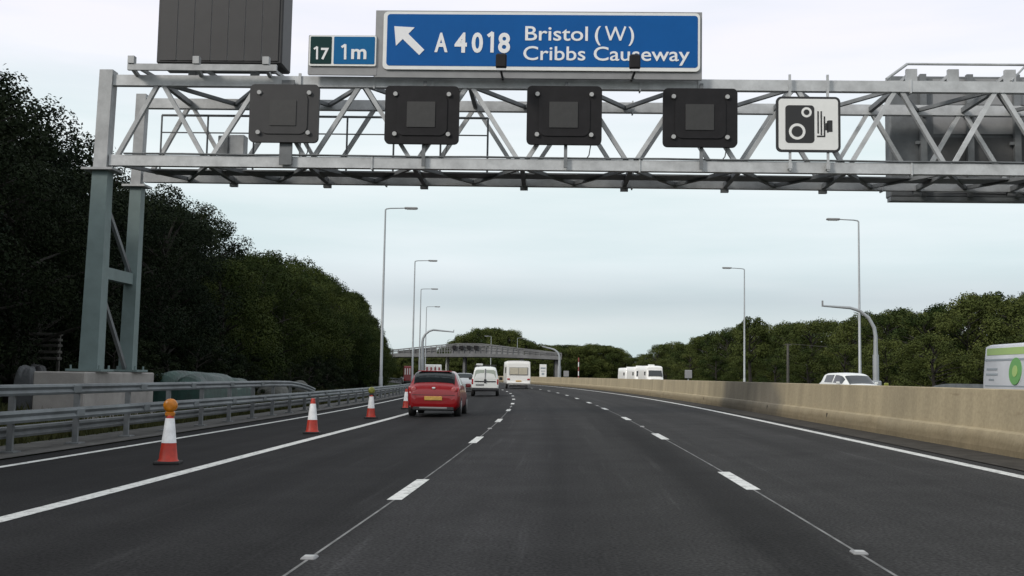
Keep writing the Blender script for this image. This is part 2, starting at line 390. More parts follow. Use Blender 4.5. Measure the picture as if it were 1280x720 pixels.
# ---------------------------------------------------------------- terrain and roads
def road_right(s): return 21.5 if s < 80 else 21.5+min(1, (s-80)/50)*4.5
def hterrain(X, Y):
    s, o = SO(X, max(-60, min(Y, 320))) if abs(X) < 250 else (0, 99 if X > 0 else -99)
    if Y > 320: s, o = 320, X-cx(320)
    rr = road_right(s)+.5
    if o > rr: return 0.05+min(5.0, max(0, o-rr-6)*0.035)
    if o < -9.4:
        return zr(-9.4)-.06+min(1.2, max(0, -9.4-o-3)*0.10)
    return zr(o)-.08
def axis(lo, hi, st, lim):
    a = [lo+st*i for i in range(int((hi-lo)/st)+1)]; g = st
    while a[-1] < lim: g *= 1.35; a.append(a[-1]+g)
    g = st
    while a[0] > -lim: g *= 1.35; a.insert(0, a[0]-g)
    return a
xs = axis(-60, 70, 1.0, 3000); ys = axis(-40, 280, 2.0, 3000)
vs = [(x, y, hterrain(x, y)) for y in ys for x in xs]; nx = len(xs)
fs = [(j*nx+i, j*nx+i+1, (j+1)*nx+i+1, (j+1)*nx+i) for j in range(len(ys)-1) for i in range(nx-1)]
g = MB(); g.add(vs, fs, True); struct(g.build('ground', 'ground'))

def uvset(o, uvs):
    me = o.data; ul = me.uv_layers.new(name='so')
    for lp in me.loops: ul.data[lp.index].uv = uvs[lp.vertex_index]
def strip(name, m, s0, s1, ofs, dz=0.0, step=1.5):
    """ofs: list of functions/numbers across"""
    vs = []; uv = []; n = int((s1-s0)/step)+1; k = len(ofs)
    for i in range(n+1):
        s = s0+(s1-s0)*i/n
        for f_ in ofs:
            o = f_(s) if callable(f_) else f_
            vs.append(RP(s, o, dz)); uv.append((o, s))
    fs = [(i*k+j, i*k+j+1, (i+1)*k+j+1, (i+1)*k+j) for i in range(n) for j in range(k-1)]
    me = bpy.data.meshes.new(name); me.from_pydata([tuple(v) for v in vs], [], fs); me.materials.append(M[m]); me.update()
    o = bpy.data.objects.new(name, me); col.objects.link(o); uvset(o, uv); return struct(o)
strip('road', 'road', -40, 330, [-8.45, -5, -1.7, 2, 5, 6.2, 7.0, 7.8, 12, road_right])
strip('verge_margin', 'strip', -40, 300, [-10.0, -9.4, -8.46], 0.02)
strip('median_margin', 'strip2', -40, 300, [5.62, 6.4, 6.98], 0.012)

# lines from points read on the ground, as offset against distance
def curve(pts):
    q = sorted(G(*p) for p in pts)
    def f(s):
        if s <= q[0][0]: return q[0][1]
        for (a, b) in zip(q, q[1:]):
            if s <= b[0]:
                t = (s-a[0])/(b[0]-a[0]); t = t*t*(3-2*t); return a[1]+(b[1]-a[1])*t
        return q[-1][1]
    # smooth
    def gsm(s):
        w = 0; v = 0
        for k in range(-4, 5):
            h = math.exp(-k*k/6); v += h*f(s+k*(1+s*.06)); w += h
        return v/w
    return gsm
L1 = curve([(385, 698), (514, 611), (598, 548), (623.6, 525.8), (635, 513.3), (640.2, 506), (641.8, 500.9), (641.5, 496.7), (640, 492.9)])
L2 = curve([(1075, 693), (920, 599), (817, 541.5), (777.8, 520.7), (754, 510.2), (736, 503.3), (721.6, 498.7), (710.7, 494.7), (700, 491.8)])
R1 = curve([(1280, 597), (1095, 557), (824.4, 500.7), (736.7, 488.2)])
S1 = curve([(0, 650.4), (320, 566.7), (346.7, 559.2), (511, 516.8)])
S2 = curve([(0, 584), (320, 531.7), (502, 498)])
def linemesh(name, fn, w, s0=-20, s1=260, dash=None, phase=0, m='paint', dz=.004):
    b = MB()
    def quad(a, c):
        n = max(1, int((c-a)/1.5)); vs = []
        for i in range(n+1):
            s = a+(c-a)*i/n; o = fn(s); vs += [RP(s, o-w/2, dz), RP(s, o+w/2, dz)]
        b.add(vs, [(2*i, 2*i+1, 2*i+3, 2*i+2) for i in range(n)])
    if dash:
        s = phase-9*4
        while s < s1:
            quad(s-dash/2, s+dash/2); s += 9
    else: quad(s0, s1)
    return struct(b.build(name, m))
linemesh('lane_markings', L1, .15, dash=2.1, phase=11.6, s1=220)
linemesh('lane_markings', L2, .15, dash=2.1, phase=12.5, s1=220)
linemesh('edge_line', R1, .17)
linemesh('edge_line', S1, .20)
linemesh('edge_line', S2, .15)
linemesh('edge_line', lambda s: 8.1, .15)
linemesh('edge_line', lambda s: 17.9, .2)
linemesh('lane_markings', lambda s: 11.5, .15, dash=2, phase=12, s1=200)
linemesh('lane_markings', lambda s: 14.8, .15, dash=2, phase=12, s1=200)
M['joint'] = mat('sealed joint', (0.16, 0.16, 0.155), 0.8, 0, 0.6, 3)
linemesh('lane_joint', L1, .022, s0=-10, s1=45, m='joint', dz=.002)
linemesh('lane_joint', L2, .022, s0=-10, s1=45, m='joint', dz=.002)

# road studs
first = None
def stud(s, fn, label=None):
    global first
    p = RP(s, fn(s), 0)
    if first is None:
        t = thing('road_stud', '', 'road stud')
        MB().bevbox((0, 0, .004), (.10, .13, .026), .010).build('housing', M['signback'], t, local=True)
        MB().bevbox((0, -.02, .018), (.07, .04, .010), .004).build('reflector', M['lanternglass'], t, local=True)
        first = t; r = t
    else: r = copy_tree(first)
    r.location = p; r.rotation_euler = (0, 0, hd(s))
    r['label'] = label or 'tiny reflective stud set between lane dashes farther up the road'
    r['category'] = 'road stud'; r['group'] = 'reflective studs set into the lane joints'
stud(G(386, 698)[0], L1, 'white road stud on the lane joint in the bottom left foreground')
stud(G(1074, 692)[0], L2, 'yellowish road stud on the lane joint in the bottom right foreground')
for s_ in (24.9, 42.9): stud(s_, L1); stud(s_+.6, L2)

# ---------------------------------------------------------------- median concrete barrier
def median_barrier():
    prof = [(6.40, -.02), (6.40, .10), (6.455, .34), (6.52, .37), (6.565, .985), (6.58, 1.0), (6.76, 1.0), (6.775, .985), (6.80, .35), (6.87, .32), (6.93, .10), (6.93, -.02)]
    hz = .075
    vs = []; uv = []; fs = []; n = 260; k = len(prof); s0, s1 = -25, 290
    grey_len = []
    for i in range(n+1):
        s = s0+(s1-s0)*i/n
        for j, (o, z) in enumerate(prof):
            p = RP(s, o, 0); p.z = zr(6.5)+z*.975; vs.append(p); uv.append((s, z+(j > 5)*1.4))
    fs = [(i*k+j, i*k+j+1, (i+1)*k+j+1, (i+1)*k+j) for i in range(n) for j in range(k-1)]
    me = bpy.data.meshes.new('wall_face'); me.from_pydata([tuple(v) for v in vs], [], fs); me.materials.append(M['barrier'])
    at = me.attributes.new('grey_len', 'FLOAT', 'POINT')
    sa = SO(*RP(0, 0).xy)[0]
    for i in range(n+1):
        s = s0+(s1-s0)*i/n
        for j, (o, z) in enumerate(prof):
            a = GREY0+z*1.2; c = GREY1
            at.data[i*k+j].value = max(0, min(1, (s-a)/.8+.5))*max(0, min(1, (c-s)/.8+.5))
    me.update()
    for p in me.polygons: p.use_smooth = False
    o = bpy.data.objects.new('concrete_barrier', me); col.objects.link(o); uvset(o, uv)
    tag(o, 'long buff concrete barrier between the two carriageways', 'barrier')
    # joints
    for i_, s in enumerate([G(1037, 531)[0]]+[x for x in (9.0, 33, 45)]):
        b = MB(); b.box(RP(s, 6.444, .18), (.05, .03, .2), Matrix.Rotation(hd(s), 3, 'Z')); b.build('drain_slot', M['rubber'], o)
    return o
GREY1 = G(830, 509)[0]; GREY0 = G(893, 522)[0]
print('grey_len', GREY0, GREY1, 'barrier base', G(1280, 577), G(1037, 531))
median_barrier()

# ---------------------------------------------------------------- left safety barrier
def w_rail(b, pts, h=.2):
    """box-beam rail with slight corrugation along pts"""
    prof = [(-.03, -h/2), (.03, -h/2+.01), (.045, -h/4), (.015, 0), (.045, h/4), (.03, h/2-.01), (-.03, h/2)]
    k = len(prof); vs = []
    for i, p in enumerate(pts):
        d = (pts[min(i+1, len(pts)-1)]-pts[max(0, i-1)]).normalized(); x = Vector((d.y, -d.x, 0)).normalized()
        vs += [p+x*u*1.2+Vector((0, 0, w)) for u, w in prof]
    fs = [(i*k+j, i*k+(j+1) % k, (i+1)*k+(j+1) % k, (i+1)*k+j) for i in range(len(pts)-1) for j in range(k)]
    b.add(vs, fs)
gb = [G(69, 561), G(132, 551), G(182, 544)]
print('rail base', gb)
OB = sum(q[1] for q in gb)/3
OBR = max(-9.3, min(-8.7, OB)); print('OB', OB)
lb = thing('safety_barrier', 'long galvanised roadside barrier with two tiers of rails by the hard shoulder', 'safety barrier', RP(20, OBR))
b = MB(); sE = G(418, 512)[0]; print('sE', sE)
SEND = 37.0
pts = [RP(-12+s_*1.5, OBR, 1.03) for s_ in range(int((SEND-2+12)/1.5))]
pts += [RP(SEND-1.2, OBR, 1.01), RP(SEND+.2, OBR, .95), RP(SEND+1.6, OBR, .85), RP(SEND+2.8, OBR, .73)]
w_rail(b, pts, .19); b.build('top_rail', M['rail'], lb)
b = MB(); w_rail(b, [RP(-12+s_*2, OBR+.08, .60) for s_ in range(110)], .21); b.build('middle_rail', M['rail'], lb)
b = MB(); w_rail(b, [RP(-12+s_*2, OBR-.28, .33) for s_ in range(60)], .2); b.build('rear_rail', M['steel_d'], lb)
pm = None
sp = gb[0][0]; i = 0
sp -= 2.2*6
while i < 70:
    s = sp+i*(2.4); p = RP(s, OBR-.14, 0)
    hh = 1.08 if s < SEND+1 else .68
    key = 'tall' if hh > 1 else 'short'
    if pm is None or pm[0] != key:
        q = MB(); q.box((0, 0, hh/2), (.10, .06, hh)); q.box((0, 0, .02), (.26, .26, .05)); q.box((.06, 0, .60), (.12, .05, .1))
        if key == 'tall': q.box((.06, 0, 1.0), (.1, .05, .1))
        po = q.build('post', M['steel_d'], lb, local=True); pm = (key, po)
    else:
        po = pm[1].copy(); col.objects.link(po); po.parent = lb
    po.location = TM(lb).inverted() @ p; po.rotation_euler = (0, 0, hd(s))
    i += 1

for k in range(14):
    s_ = 9.6+k*3.2
    for nm_, z_, o_ in (('top', 1.03, 0), ('mid', .60, .08)):
        if nm_ == 'top' and s_ > SEND-2: continue
        b = MB(); mr_ = Matrix.Rotation(hd(s_), 3, 'Z'); b.bevbox(RP(s_, OBR+o_+.025, z_), (.075, .32, .15), .012, mr_)
        b.build('splice_plate', M['rail'], lb)
def tufts(name, s0, s1, o0, o1, n, hmin, hmax, seed):
    rd = random.Random(seed); vs = []; fs = []; tone = []
    for _ in range(n):
        s_ = rd.uniform(s0, s1); o_ = rd.uniform(o0, o1); p = RP(s_, o_); p.z = hterrain(p.x, p.y) if o_ < -9.9 else zr(o_)+.02
        hh = rd.uniform(hmin, hmax)
        for k in range(9):
            a = rd.uniform(0, 2*PI); l = hh*rd.uniform(.5, 1); lean = rd.uniform(.1, .6)*l; c, sn = math.cos(a), math.sin(a); q = p+Vector((c*.05*rd.random(), sn*.05*rd.random(), 0))
            i_ = len(vs); w_ = .010+hh*.012
            vs += [q+Vector((-sn*w_, c*w_, 0)), q+Vector((sn*w_, -c*w_, 0)), q+Vector((c*lean*.5+sn*w_*.7, sn*lean*.5-c*w_*.7, l*.65)), q+Vector((c*lean, sn*lean, l)), q+Vector((c*lean*.5-sn*w_*.7, sn*lean*.5+c*w_*.7, l*.65))]
            fs.append((i_, i_+1, i_+2, i_+3, i_+4)); tone += [rd.random()]*5
    me = bpy.data.meshes.new(name); me.from_pydata([tuple(v) for v in vs], [], fs); me.materials.append(M['tuft'])
    at_ = me.attributes.new('tone', 'FLOAT', 'POINT'); at_.data.foreach_set('value', tone); me.update()
    o = bpy.data.objects.new(name, me); col.objects.link(o); o['kind'] = 'stuff'; tag(o, 'rough grass and weeds growing on the verge behind the roadside barrier', 'grass'); return o
M['tuft'] = leafmat('rough verge grass', (0.016, 0.026, 0.008), (0.095, 0.095, 0.040))
tufts('verge_grass', 8, 75, -14.5, -9.95, 5200, .12, .5, 77)

# right far-side guardrail
gr = thing('guardrail', 'thin grey guardrail beyond the opposite carriageway in front of the woods', 'guardrail', RP(50, 22.2))
b = MB(); pts = []
for k in range(40):
    s = 24+k*1.0; pts.append(RP(s, 22.2, .98-max(0, (s-58)/5)**2*.7))
w_rail(b, pts, .22); b.build('rail', M['rail'], gr)
for k in range(14):
    q = MB(); s = 25+k*2.6; q.box(RP(s, 22.3, .45), (.08, .08, .9)); q.build('post', M['rail'], gr)

# ---------------------------------------------------------------- gantry
GD = 28.0
GA = 0.0315 - YAW            # direction angle of the gantry in the world (right end comes nearer)
gth = -0.0275+0.052
GO = V(640, 210, GD)
gdir = Vector((math.cos(gth), math.sin(gth), 0)); gnor = Vector((-math.sin(gth), math.cos(gth), 0))   # nor points away from camera
def GX(px, py, off=0.0):
    """pixel -> (x,z) in the gantry's plane shifted off metres behind the front truss"""
    r = ray(px, py); o = Vector((GO.x, GO.y, 0))+gnor*off
    t = (o-CAM).dot(gnor)/r.dot(gnor)
    p = CAM+r*t
    return (p-o).dot(gdir), p.z
GB = Vector((GO.x, GO.y, 0))
def GP(x, y, z): return GB+gdir*x+gnor*y+Vector((0, 0, z))
zt = sum(GX(x, y)[1] for x, y in ((300, 101.5), (640, 105), (1100, 110)))/3
zb = sum(GX(x, y)[1] for x, y in ((300, 202), (640, 206), (1100, 212)))/3
xl = GX(138, 200)[0]
print('gantry z', zt, zb, 'xl', xl, [GX(x, y)[1] for x, y in ((150, 99), (300, 101.5), (640, 105), (1100, 110), (1280, 112))], [GX(x, y)[1] for x, y in ((150, 200.), (640, 206), (1280, 214))])
D = 2.45
XE = 27.0
gz = zr(-9.6)
gy = thing('sign_gantry', 'huge galvanised lattice gantry spanning the motorway overhead', 'gantry', GP(xl, 0, gz), gth)
def sub(b, name, m='steel'): return b.build(name, M[m], gy)
CHS = .29
for nm, y, z in (('top_chord', 0, zt), ('bottom_chord', 0, zb), ('top_chord', D, zt), ('bottom_chord', D, zb)):
    b = MB(); b.bar(GP(xl, y, z), GP(XE, y, z), .2, CHS)
    # splice flanges
    for k in range(1, 6):
        xx = xl+k*7.1; b.bar(GP(xx-.02, y, z), GP(xx+.02, y, z), .26, CHS+.08)
    sub(b, nm)
tops = [GX(p, 107)[0] for p in (201, 326, 453, 587, 722, 857, 993, 1122, 1247)]
bay = 2.68
while tops[-1] < XE-2: tops.append(tops[-1]+bay)
bots = [xl+.08]+[(a+c)/2 for a, c in zip(tops, tops[1:])]+[tops[-1]+bay/2]
for y in (0, D):
    for i, x in enumerate(tops):
        for xb_, sg in ((bots[i], -1), (bots[i+1], 1)):
            b = MB(); b.bar(GP(x+sg*.09, y, zt-CHS/2+.02), GP(xb_-sg*.11, y, zb+CHS/2-.02), .11, .125, up=gnor); sub(b, 'diagonal')
# horizontal bracing, top and bottom planes
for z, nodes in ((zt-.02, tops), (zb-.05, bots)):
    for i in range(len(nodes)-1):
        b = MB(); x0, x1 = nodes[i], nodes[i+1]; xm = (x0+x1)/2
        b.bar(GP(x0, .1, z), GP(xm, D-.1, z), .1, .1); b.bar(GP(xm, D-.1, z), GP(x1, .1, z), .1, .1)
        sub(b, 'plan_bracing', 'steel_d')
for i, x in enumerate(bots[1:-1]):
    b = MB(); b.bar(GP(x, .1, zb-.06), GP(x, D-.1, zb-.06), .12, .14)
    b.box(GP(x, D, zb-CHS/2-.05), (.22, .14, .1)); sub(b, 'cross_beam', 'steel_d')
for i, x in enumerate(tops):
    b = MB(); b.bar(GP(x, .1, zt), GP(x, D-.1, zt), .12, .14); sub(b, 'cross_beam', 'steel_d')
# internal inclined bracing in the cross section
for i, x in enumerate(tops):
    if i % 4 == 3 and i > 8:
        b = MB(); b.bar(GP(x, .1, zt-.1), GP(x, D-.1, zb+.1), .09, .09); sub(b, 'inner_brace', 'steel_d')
# walkway floor and handrail
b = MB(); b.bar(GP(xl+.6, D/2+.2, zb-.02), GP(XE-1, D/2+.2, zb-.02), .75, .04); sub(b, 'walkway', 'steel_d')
hx1 = GX(610, 150, 1.7)[0]; hz_ = GX(250, 146, 1.9)[1]
b = MB(); b.path([GP(xl+.7, 1.75, hz_), GP(hx1, 1.75, hz_)], .035)
b.path([GP(xl+.7, 1.75, hz_-.5), GP(hx1, 1.75, hz_-.5)], .02)
for k in range(8):
    xx = xl+.7+(hx1-xl-.7)*k/7; b.path([GP(xx, 1.75, zb), GP(xx, 1.75, hz_)], .028, 6)
sub(b, 'handrail', 'steel_d')
# legs: front and rear post, each a tapering box section in two lengths with a flange
pf = GX(116, 462); pt = GX(131, 216)
zpl = GX(105, 464, -.9)[1]; print('plinth top z', zpl, pf, pt)
def leg_at(x, base_z, toe=1.0):
    for y in (0.0, D):
        b = MB()
        def sec(x_, z_, w, dd): return [GP(x_+a*w/2, y+c*dd/2, z_) for a, c in ((-1, -1), (1, -1), (1, 1), (-1, 1))]
        kw = 1 if y == 0 else .80
        r = [sec(x-.08*toe, base_z, .50*kw, .45*kw), sec(x-.03*toe, zb-.30, .42*kw, .38*kw)]
        b.add(r[0]+r[1], [(0, 1, 2, 3), (7, 6, 5, 4), (0, 4, 5, 1), (1, 5, 6, 2), (2, 6, 7, 3), (3, 7, 4, 0)])
        b.box(GP(x-.12*toe, y, base_z+.03), (.95, .8, .06)); 
        for a in (-.38, .38):
            for c in (-.3, .3): b.path([GP(x-.12*toe+a, y+c, base_z), GP(x-.12*toe+a, y+c, base_z+.16)], .03, 6)
        sub(b, 'leg', 'post')
        b = MB(); r = [sec(x-.05*toe, zb-.24, .36*kw, .36*kw), sec(x, zt+CHS/2+.12, .36*kw, .36*kw)]
        b.add(r[0]+r[1], [(0, 1, 2, 3), (7, 6, 5, 4), (0, 4, 5, 1), (1, 5, 6, 2), (2, 6, 7, 3), (3, 7, 4, 0)]); sub(b, 'upper_post', 'steel')
        b = MB(); b.box(GP(x-.05*toe, y, zb-.27), (.85*kw, .7*kw, .06)); sub(b, 'flange', 'steel')
    zm = base_z+(zb-base_z)*.47
    b = MB(); b.bar(GP(x-.08, .2, zm), GP(x-.08, D-.2, zm), .26, .32); sub(b, 'cross_beam', 'post')
    b = MB(); b.bar(GP(x-.08, D-.2, base_z+.1), GP(x-.08, .2, zm-.3), .09, .12); sub(b, 'brace', 'steel_d')
    b = MB(); b.bar(GP(x-.08, D-.2, zm+.2), GP(x-.08, .2, zb-.9), .09, .12); sub(b, 'brace', 'steel_d')
leg_at(xl-.16, zpl)
leg_at(XE+.16, 1.4, -1)
# VMS mounting rail front (left) and right-hand frame
b = MB(); zz = GX(250, 84.5, -.5)[1]; xa, xb_ = GX(160, 84, -.5)[0], GX(346, 84, -.5)[0]
b.bar(GP(xa, -.5, zz), GP(xb_, -.5, zz), .1, .17)
for p in (165, 246, 333):
    xx = GX(p, 76, -.5)[0]; b.box(GP(xx, -.5, zz+.19), (.17, .17, .2)); b.bar(GP(xx, -.4, zz+.1), GP(xx+.3, 1.0, zz+.02), .08); b.bar(GP(xx, -.5, zz), GP(xx, .1, zt+.1), .09)
b.bar(GP(xa, .9, zt+.28), GP(xb_+.6, .9, zt+.28), .12, .14)
sub(b, 'mounting_frame')
b = MB(); 
def fp(px, py, off): x, z = GX(px, py, off); return GP(x, off, z)
xr = GX(1134, 80, .3)[0]; zr1 = GX(1134, 80, .3)[1]
b.path([GP(xr, .3, zr1), GP(XE-2, .3, zr1)], .035); b.path([GP(xr, .3, zr1), fp(1108, 99, -.1)], .04)
b.bar(GP(GX(1110, 95, .9)[0], .9, zt+.32), GP(XE-2, .9, zt+.32), .14, .2)
for p in (1139, 1191, 1262):
    xx = GX(p, 95, .0)[0]; b.box(GP(xx, .0, zt+CHS/2+.17), (.28, .12, .34)); b.bar(GP(xx, 0, zt+.4), GP(xx, .9, zt+.35), .1)
b.path([fp(1264, 101, -.1), GP(GX(1283, 84, .3)[0], .3, zr1)], .03)
sub(b, 'mounting_frame')
# lamp brackets under signs and little hangers on chord
for p in (375, 541, 712, 874):
    x, z = GX(p, 100, -.12); b = MB(); b.box(GP(x, -.12, zt), (.07, .05, .42)); sub(b, 'hanger')
for (yy, zz_, rr_) in ((-.13, zb+CHS/2+.035, .022), (-.07, zb+CHS/2+.03, .018), (D-.05, zb+CHS/2+.05, .03)):
    b = MB(); b.path([GP(xl+.4+k*1.6, yy, zz_+.008*math.sin(k*2.3)) for k in range(23)], rr_, 6); sub(b, 'cable', 'steel_d')
for p in (372, 545, 724, 894):
    xa_ = GX(p, 180, -.2)[0]; za_ = GX(p, 176, -.2)[1]
    b = MB(); b.path([GP(xa_+.25, -.3, za_+.1), GP(xa_+.3, -.26, za_-.12), GP(xa_+.26, -.16, zb+.25), GP(xa_+.2, -.08, zb+CHS/2+.03)], .016, 5); sub(b, 'cable', 'steel_d')
# plinth
pl = MB()
px0 = GX(105, 500, -1.05)[0]
def pq(x, y, z): return GP(x, y, z)
w = 1.35; y0, y1 = -1.05, 3.75
zgr = gz-.3
base = [(px0-w, y0), (px0, y0), (px0, y1), (px0-w, y1)]
for (dx, za, zb2) in ((0, zgr, zpl-.02),):
    pl.bevbox(GP(px0-w/2, (y0+y1)/2, (za+zb2)/2), (w, y1-y0, zb2-za), .03, Matrix.Rotation(gth, 3, 'Z'))
pl.bevbox(GP(px0-w/2, (y0+y1)/2, zgr+.28), (w+.45, y1-y0+.5, .5), .02, Matrix.Rotation(gth, 3, 'Z'))
pl.build('plinth', M['conc'], gy)
pl = MB(); pl.bevbox(GP(XE+.2, 1.3, .7), (1.35, 4.8, 1.4), .03, Matrix.Rotation(gth, 3, 'Z')); pl.build('plinth', M['conc'], gy)

# ---- signals
def panel_frame(x, y, z): return (GP(x, y, z), gdir, Vector((0, 0, 1)), -gnor)
sig_lab = ['dark square lane signal nearest the gantry leg, greyest of the four', 'black square lane signal under the arrow of the blue sign',
           'black square lane signal under the town names, over the middle lane', 'black square lane signal next to the speed camera sign']
for i, (a0, b0, a1, b1) in enumerate(((313, 105, 397, 178), (482, 107, 573, 180), (659, 107, 752, 181), (829, 110, 922, 184))):
    x0, z1 = GX(a0, b0, -.35); x1, z0 = GX(a1, b1, -.35); w, h = x1-x0, z1-z0; xc, zc = (x0+x1)/2, (z0+z1)/2
    t = thing('lane_signal', sig_lab[i], 'lane signal', GP(xc, -.35, zc), gth, 'lane signals hung across the gantry')
    fr = panel_frame(xc, -.35, zc)
    MB().prism(rrect(-w/2, -h/2, w/2, h/2, .13), fr, -.12, .0).build('backboard', M['vms' if i == 0 else 'black'], t)  # first signal's lighter grey, board and housing, paints in sun glare
    # raised ring, sloped hood
    bz = MB(); bz.prism(rrect(-w*.34, -h*.36, w*.34, h*.36, .2), fr, 0, .03); bz.build('display_housing', M['vms' if i == 0 else 'black'], t)
    sc_ = MB(); sc_.prism(rrect(-w*.2, -h*.22, w*.18, h*.22, .02), fr, .03, .05); sc_.build('display', M['blackg'], t)
    for (u, v) in ((-.36, .35), (.36, .35), (-.36, -.34), (.36, -.34)):
        l = MB(); l.prism(circ(u*w, v*h, .058, 12), fr, 0, .07); l.build('lantern', M['lanternglass'], t)
    s2 = MB(); s2.bar(GP(xc+.05, -.2, zb-.1), GP(xc+.05, -.2, zt), .34 if i == 0 else .09, .06); s2.build('bracket', M['steel_d'], t)

# ---- text helper
def text_mesh(body, bold=.012):
    c = bpy.data.curves.new('t', 'FONT'); c.body = body; c.size = 1; c.offset = bold; c.extrude = .01; c.resolution_u = 4
    o = bpy.data.objects.new('t', c); col.objects.link(o)
    bpy.context.view_layer.update(); dg = bpy.context.evaluated_depsgraph_get()
    me = bpy.data.meshes.new_from_object(o.evaluated_get(dg)); bpy.data.objects.remove(o); return me
def put_text(body, fr, u0, u1, vbase, vcap, parent, m='white', bold=.012, name='lettering', t=.012):
    me = text_mesh(body, bold); xs_ = [v.co.x for v in me.vertices]
    a, c = min(xs_), max(xs_); kx = (u1-u0)/(c-a); ky = (vcap-vbase)/.73
    O, U, W, N = fr
    inv = TM(parent).inverted()
    for v in me.vertices:
        x, y, z = v.co; v.co = inv @ (O+U*(u0+(x-a)*kx)+W*(vbase+y*ky)+N*(t+(z > 0)*.008))
    me.name = name; me.materials.clear(); me.materials.append(M[m]); me.update()
    o = bpy.data.objects.new(name, me); col.objects.link(o); o.parent = parent; return o

# ---- big blue sign
SO_ = -.45
def SG(px, py, off=SO_): return GX(px, py, off)
x0, z1 = SG(480, 14); x1, z0 = SG(875, 88)
z1 = (SG(480, 13)[1]+SG(875, 18)[1])/2; z0 = (SG(480, 85)[1]+SG(875, 91)[1])/2
xm, zm_ = x0, z0
t = thing('direction_sign', 'big blue sign with white left arrow, A4018 and Bristol Cribbs Causeway lettering', 'direction sign', GP((x0+x1)/2, SO_, z0), gth)
fr = (GP(0, SO_, 0), gdir, Vector((0, 0, 1)), -gnor)
def rr(b, a, c, d, e, r, t0, t1, f=fr): return b.prism(rrect(a, c, d, e, r), f, t0, t1)
rr(MB(), x0, z0, x1, z1, .12, -.05, 0).build('border', M['signw'], t)
rr(MB(), x0+.1, z0+.1, x1-.06, z1-.07, .08, 0, .008).build('face', M['blue'], t)
b = MB(); rr(b, x0-.22, z0-.2, x1+.06, z1+.05, .01, -.14, -.06); b.build('backing', M['signback'], t)
u0, _ = SG(543, 60); u1, _ = SG(637, 60)
def txt(body, a, c, ybase, ycap, parent, bold=.012, m='white', f=fr):
    um0, vb = SG(a, ybase); um1, _ = SG(c, ybase); vc = SG(a, ycap)[1]
    return put_text(body, f, um0, um1, vb, vc, parent, m, bold)
def stroke(pts, w_, parent, m='white', f=fr, name='lettering'):
    P_ = [SG(*p) for p in pts]; b = MB(); O, U, W, N = f
    segs = []
    for k, ((a, c), (d, e_)) in enumerate(zip(P_, P_[1:])):
        dx, dz = d-a, e_-c; l = math.hypot(dx, dz); nx_, nz_ = -dz/l*w_/2, dx/l*w_/2; ex, ez = dx/l*w_*.18, dz/l*w_*.18
        b.prism([(a-ex+nx_, c-ez+nz_), (a-ex-nx_, c-ez-nz_), (d+ex-nx_, e_+ez-nz_), (d+ex+nx_, e_+ez+nz_)], f, .010, .020+.0004*k)
    return b.build(name, M[m], parent)
txt('A', 543, 559.5, 64.5, 40.5, t, .028); txt('4', 568, 583.5, 65, 40.5, t, .03); txt('0', 589.5, 603.5, 65, 40.5, t, .03)
stroke([(610.5, 45.0), (615.6, 41.2), (615.0, 65.2)], .088, t); txt('8', 622.5, 637.5, 65.3, 40.8, t, .03)
txt('Bristol', 656.4, 734.8, 50.5, 32, t, .009); txt('(', 743.5, 751, 50.8, 32.5, t, .018); txt(')', 785.5, 792.5, 51.4, 33.2, t, .018)
stroke([(757.5, 33.4), (763.0, 50.0), (769.3, 34.5), (775.2, 50.4), (781.5, 33.9)], .055, t)
txt('Cribbs Causeway', 654, 862, 75, 57, t, .008)
def apt(px, py): return SG(px, py)
arrow = [apt(*p) for p in ((492, 33), (517, 36), (511, 42), (530, 63), (524, 69.5), (504, 49), (500, 57))]
arrow = [apt(*p) for p in ((493, 33), (518.5, 34.5), (510.5, 42.5), (530.5, 62.5), (524, 69), (503.5, 49), (495, 57.5))]
MB().prism(arrow, fr, .008, .02).build('arrow', M['white'], t)
# ---- floodlights in front of the sign
for i, (p, y_) in enumerate(((626.5, 78), (793.5, 79))):
    xx, zz_ = GX(p, y_, -1.2)
    f = thing('floodlight', ['small black floodlight standing below the number A4018', 'small black floodlight standing below the word Causeway'][i], 'floodlight', GP(xx, -1.2, zz_), gth, 'floodlights in front of the blue sign')
    MB().bevbox(GP(xx, -1.2, zz_+.03), (.28, .18, .38), .04, Matrix.Rotation(gth, 3, 'Z')).build('housing', M['black'], f)
    MB().box(GP(xx, -1.25, zz_-.2), (.24, .06, .05)).build('lens', M['clearlight'], f)
    q = MB(); q.bar(GP(xx, -1.15, zz_-.22), GP(xx, -.1, zt+.1), .05, .05); q.build('arm', M['black'], f)
# ---- small junction sign
x0, z1 = SG(387, 44); x1, z0 = SG(469.5, 84)
t = thing('junction_sign', 'small sign with 17 on dark green and 1m on blue', 'junction sign', GP((x0+x1)/2, SO_, z0), gth)
b = MB(); rr(b, x0-.03, z0-.2, x1+.02, z1+.02, .03, -.12, -.05); b.build('backing', M['signback'], t)
xd = SG(416, 60)[0]
zp0 = SG(430, 81.5)[1]
MB().prism(rrect(x0, zp0-.02, x1, z1, .05), fr, -.05, 0).build('border', M['signw'], t)
MB().prism(rrect(x0+.035, zp0+.03, xd-.03, z1-.035, .03), fr, 0, .008).build('number_patch', M['dgreen'], t)
MB().prism(rrect(xd+.03, zp0+.03, x1-.035, z1-.035, .03), fr, 0, .008).build('distance_patch', M['blue2'], t)
stroke([(393, 61.3), (396.6, 59.0), (396.4, 74.0)], .05, t); txt('7', 401, 411, 74, 59.5, t, .022); stroke([(427.5, 59.0), (431.8, 56.3), (431.5, 74)], .062, t); txt('m', 439, 458, 73.5, 55, t, .022)
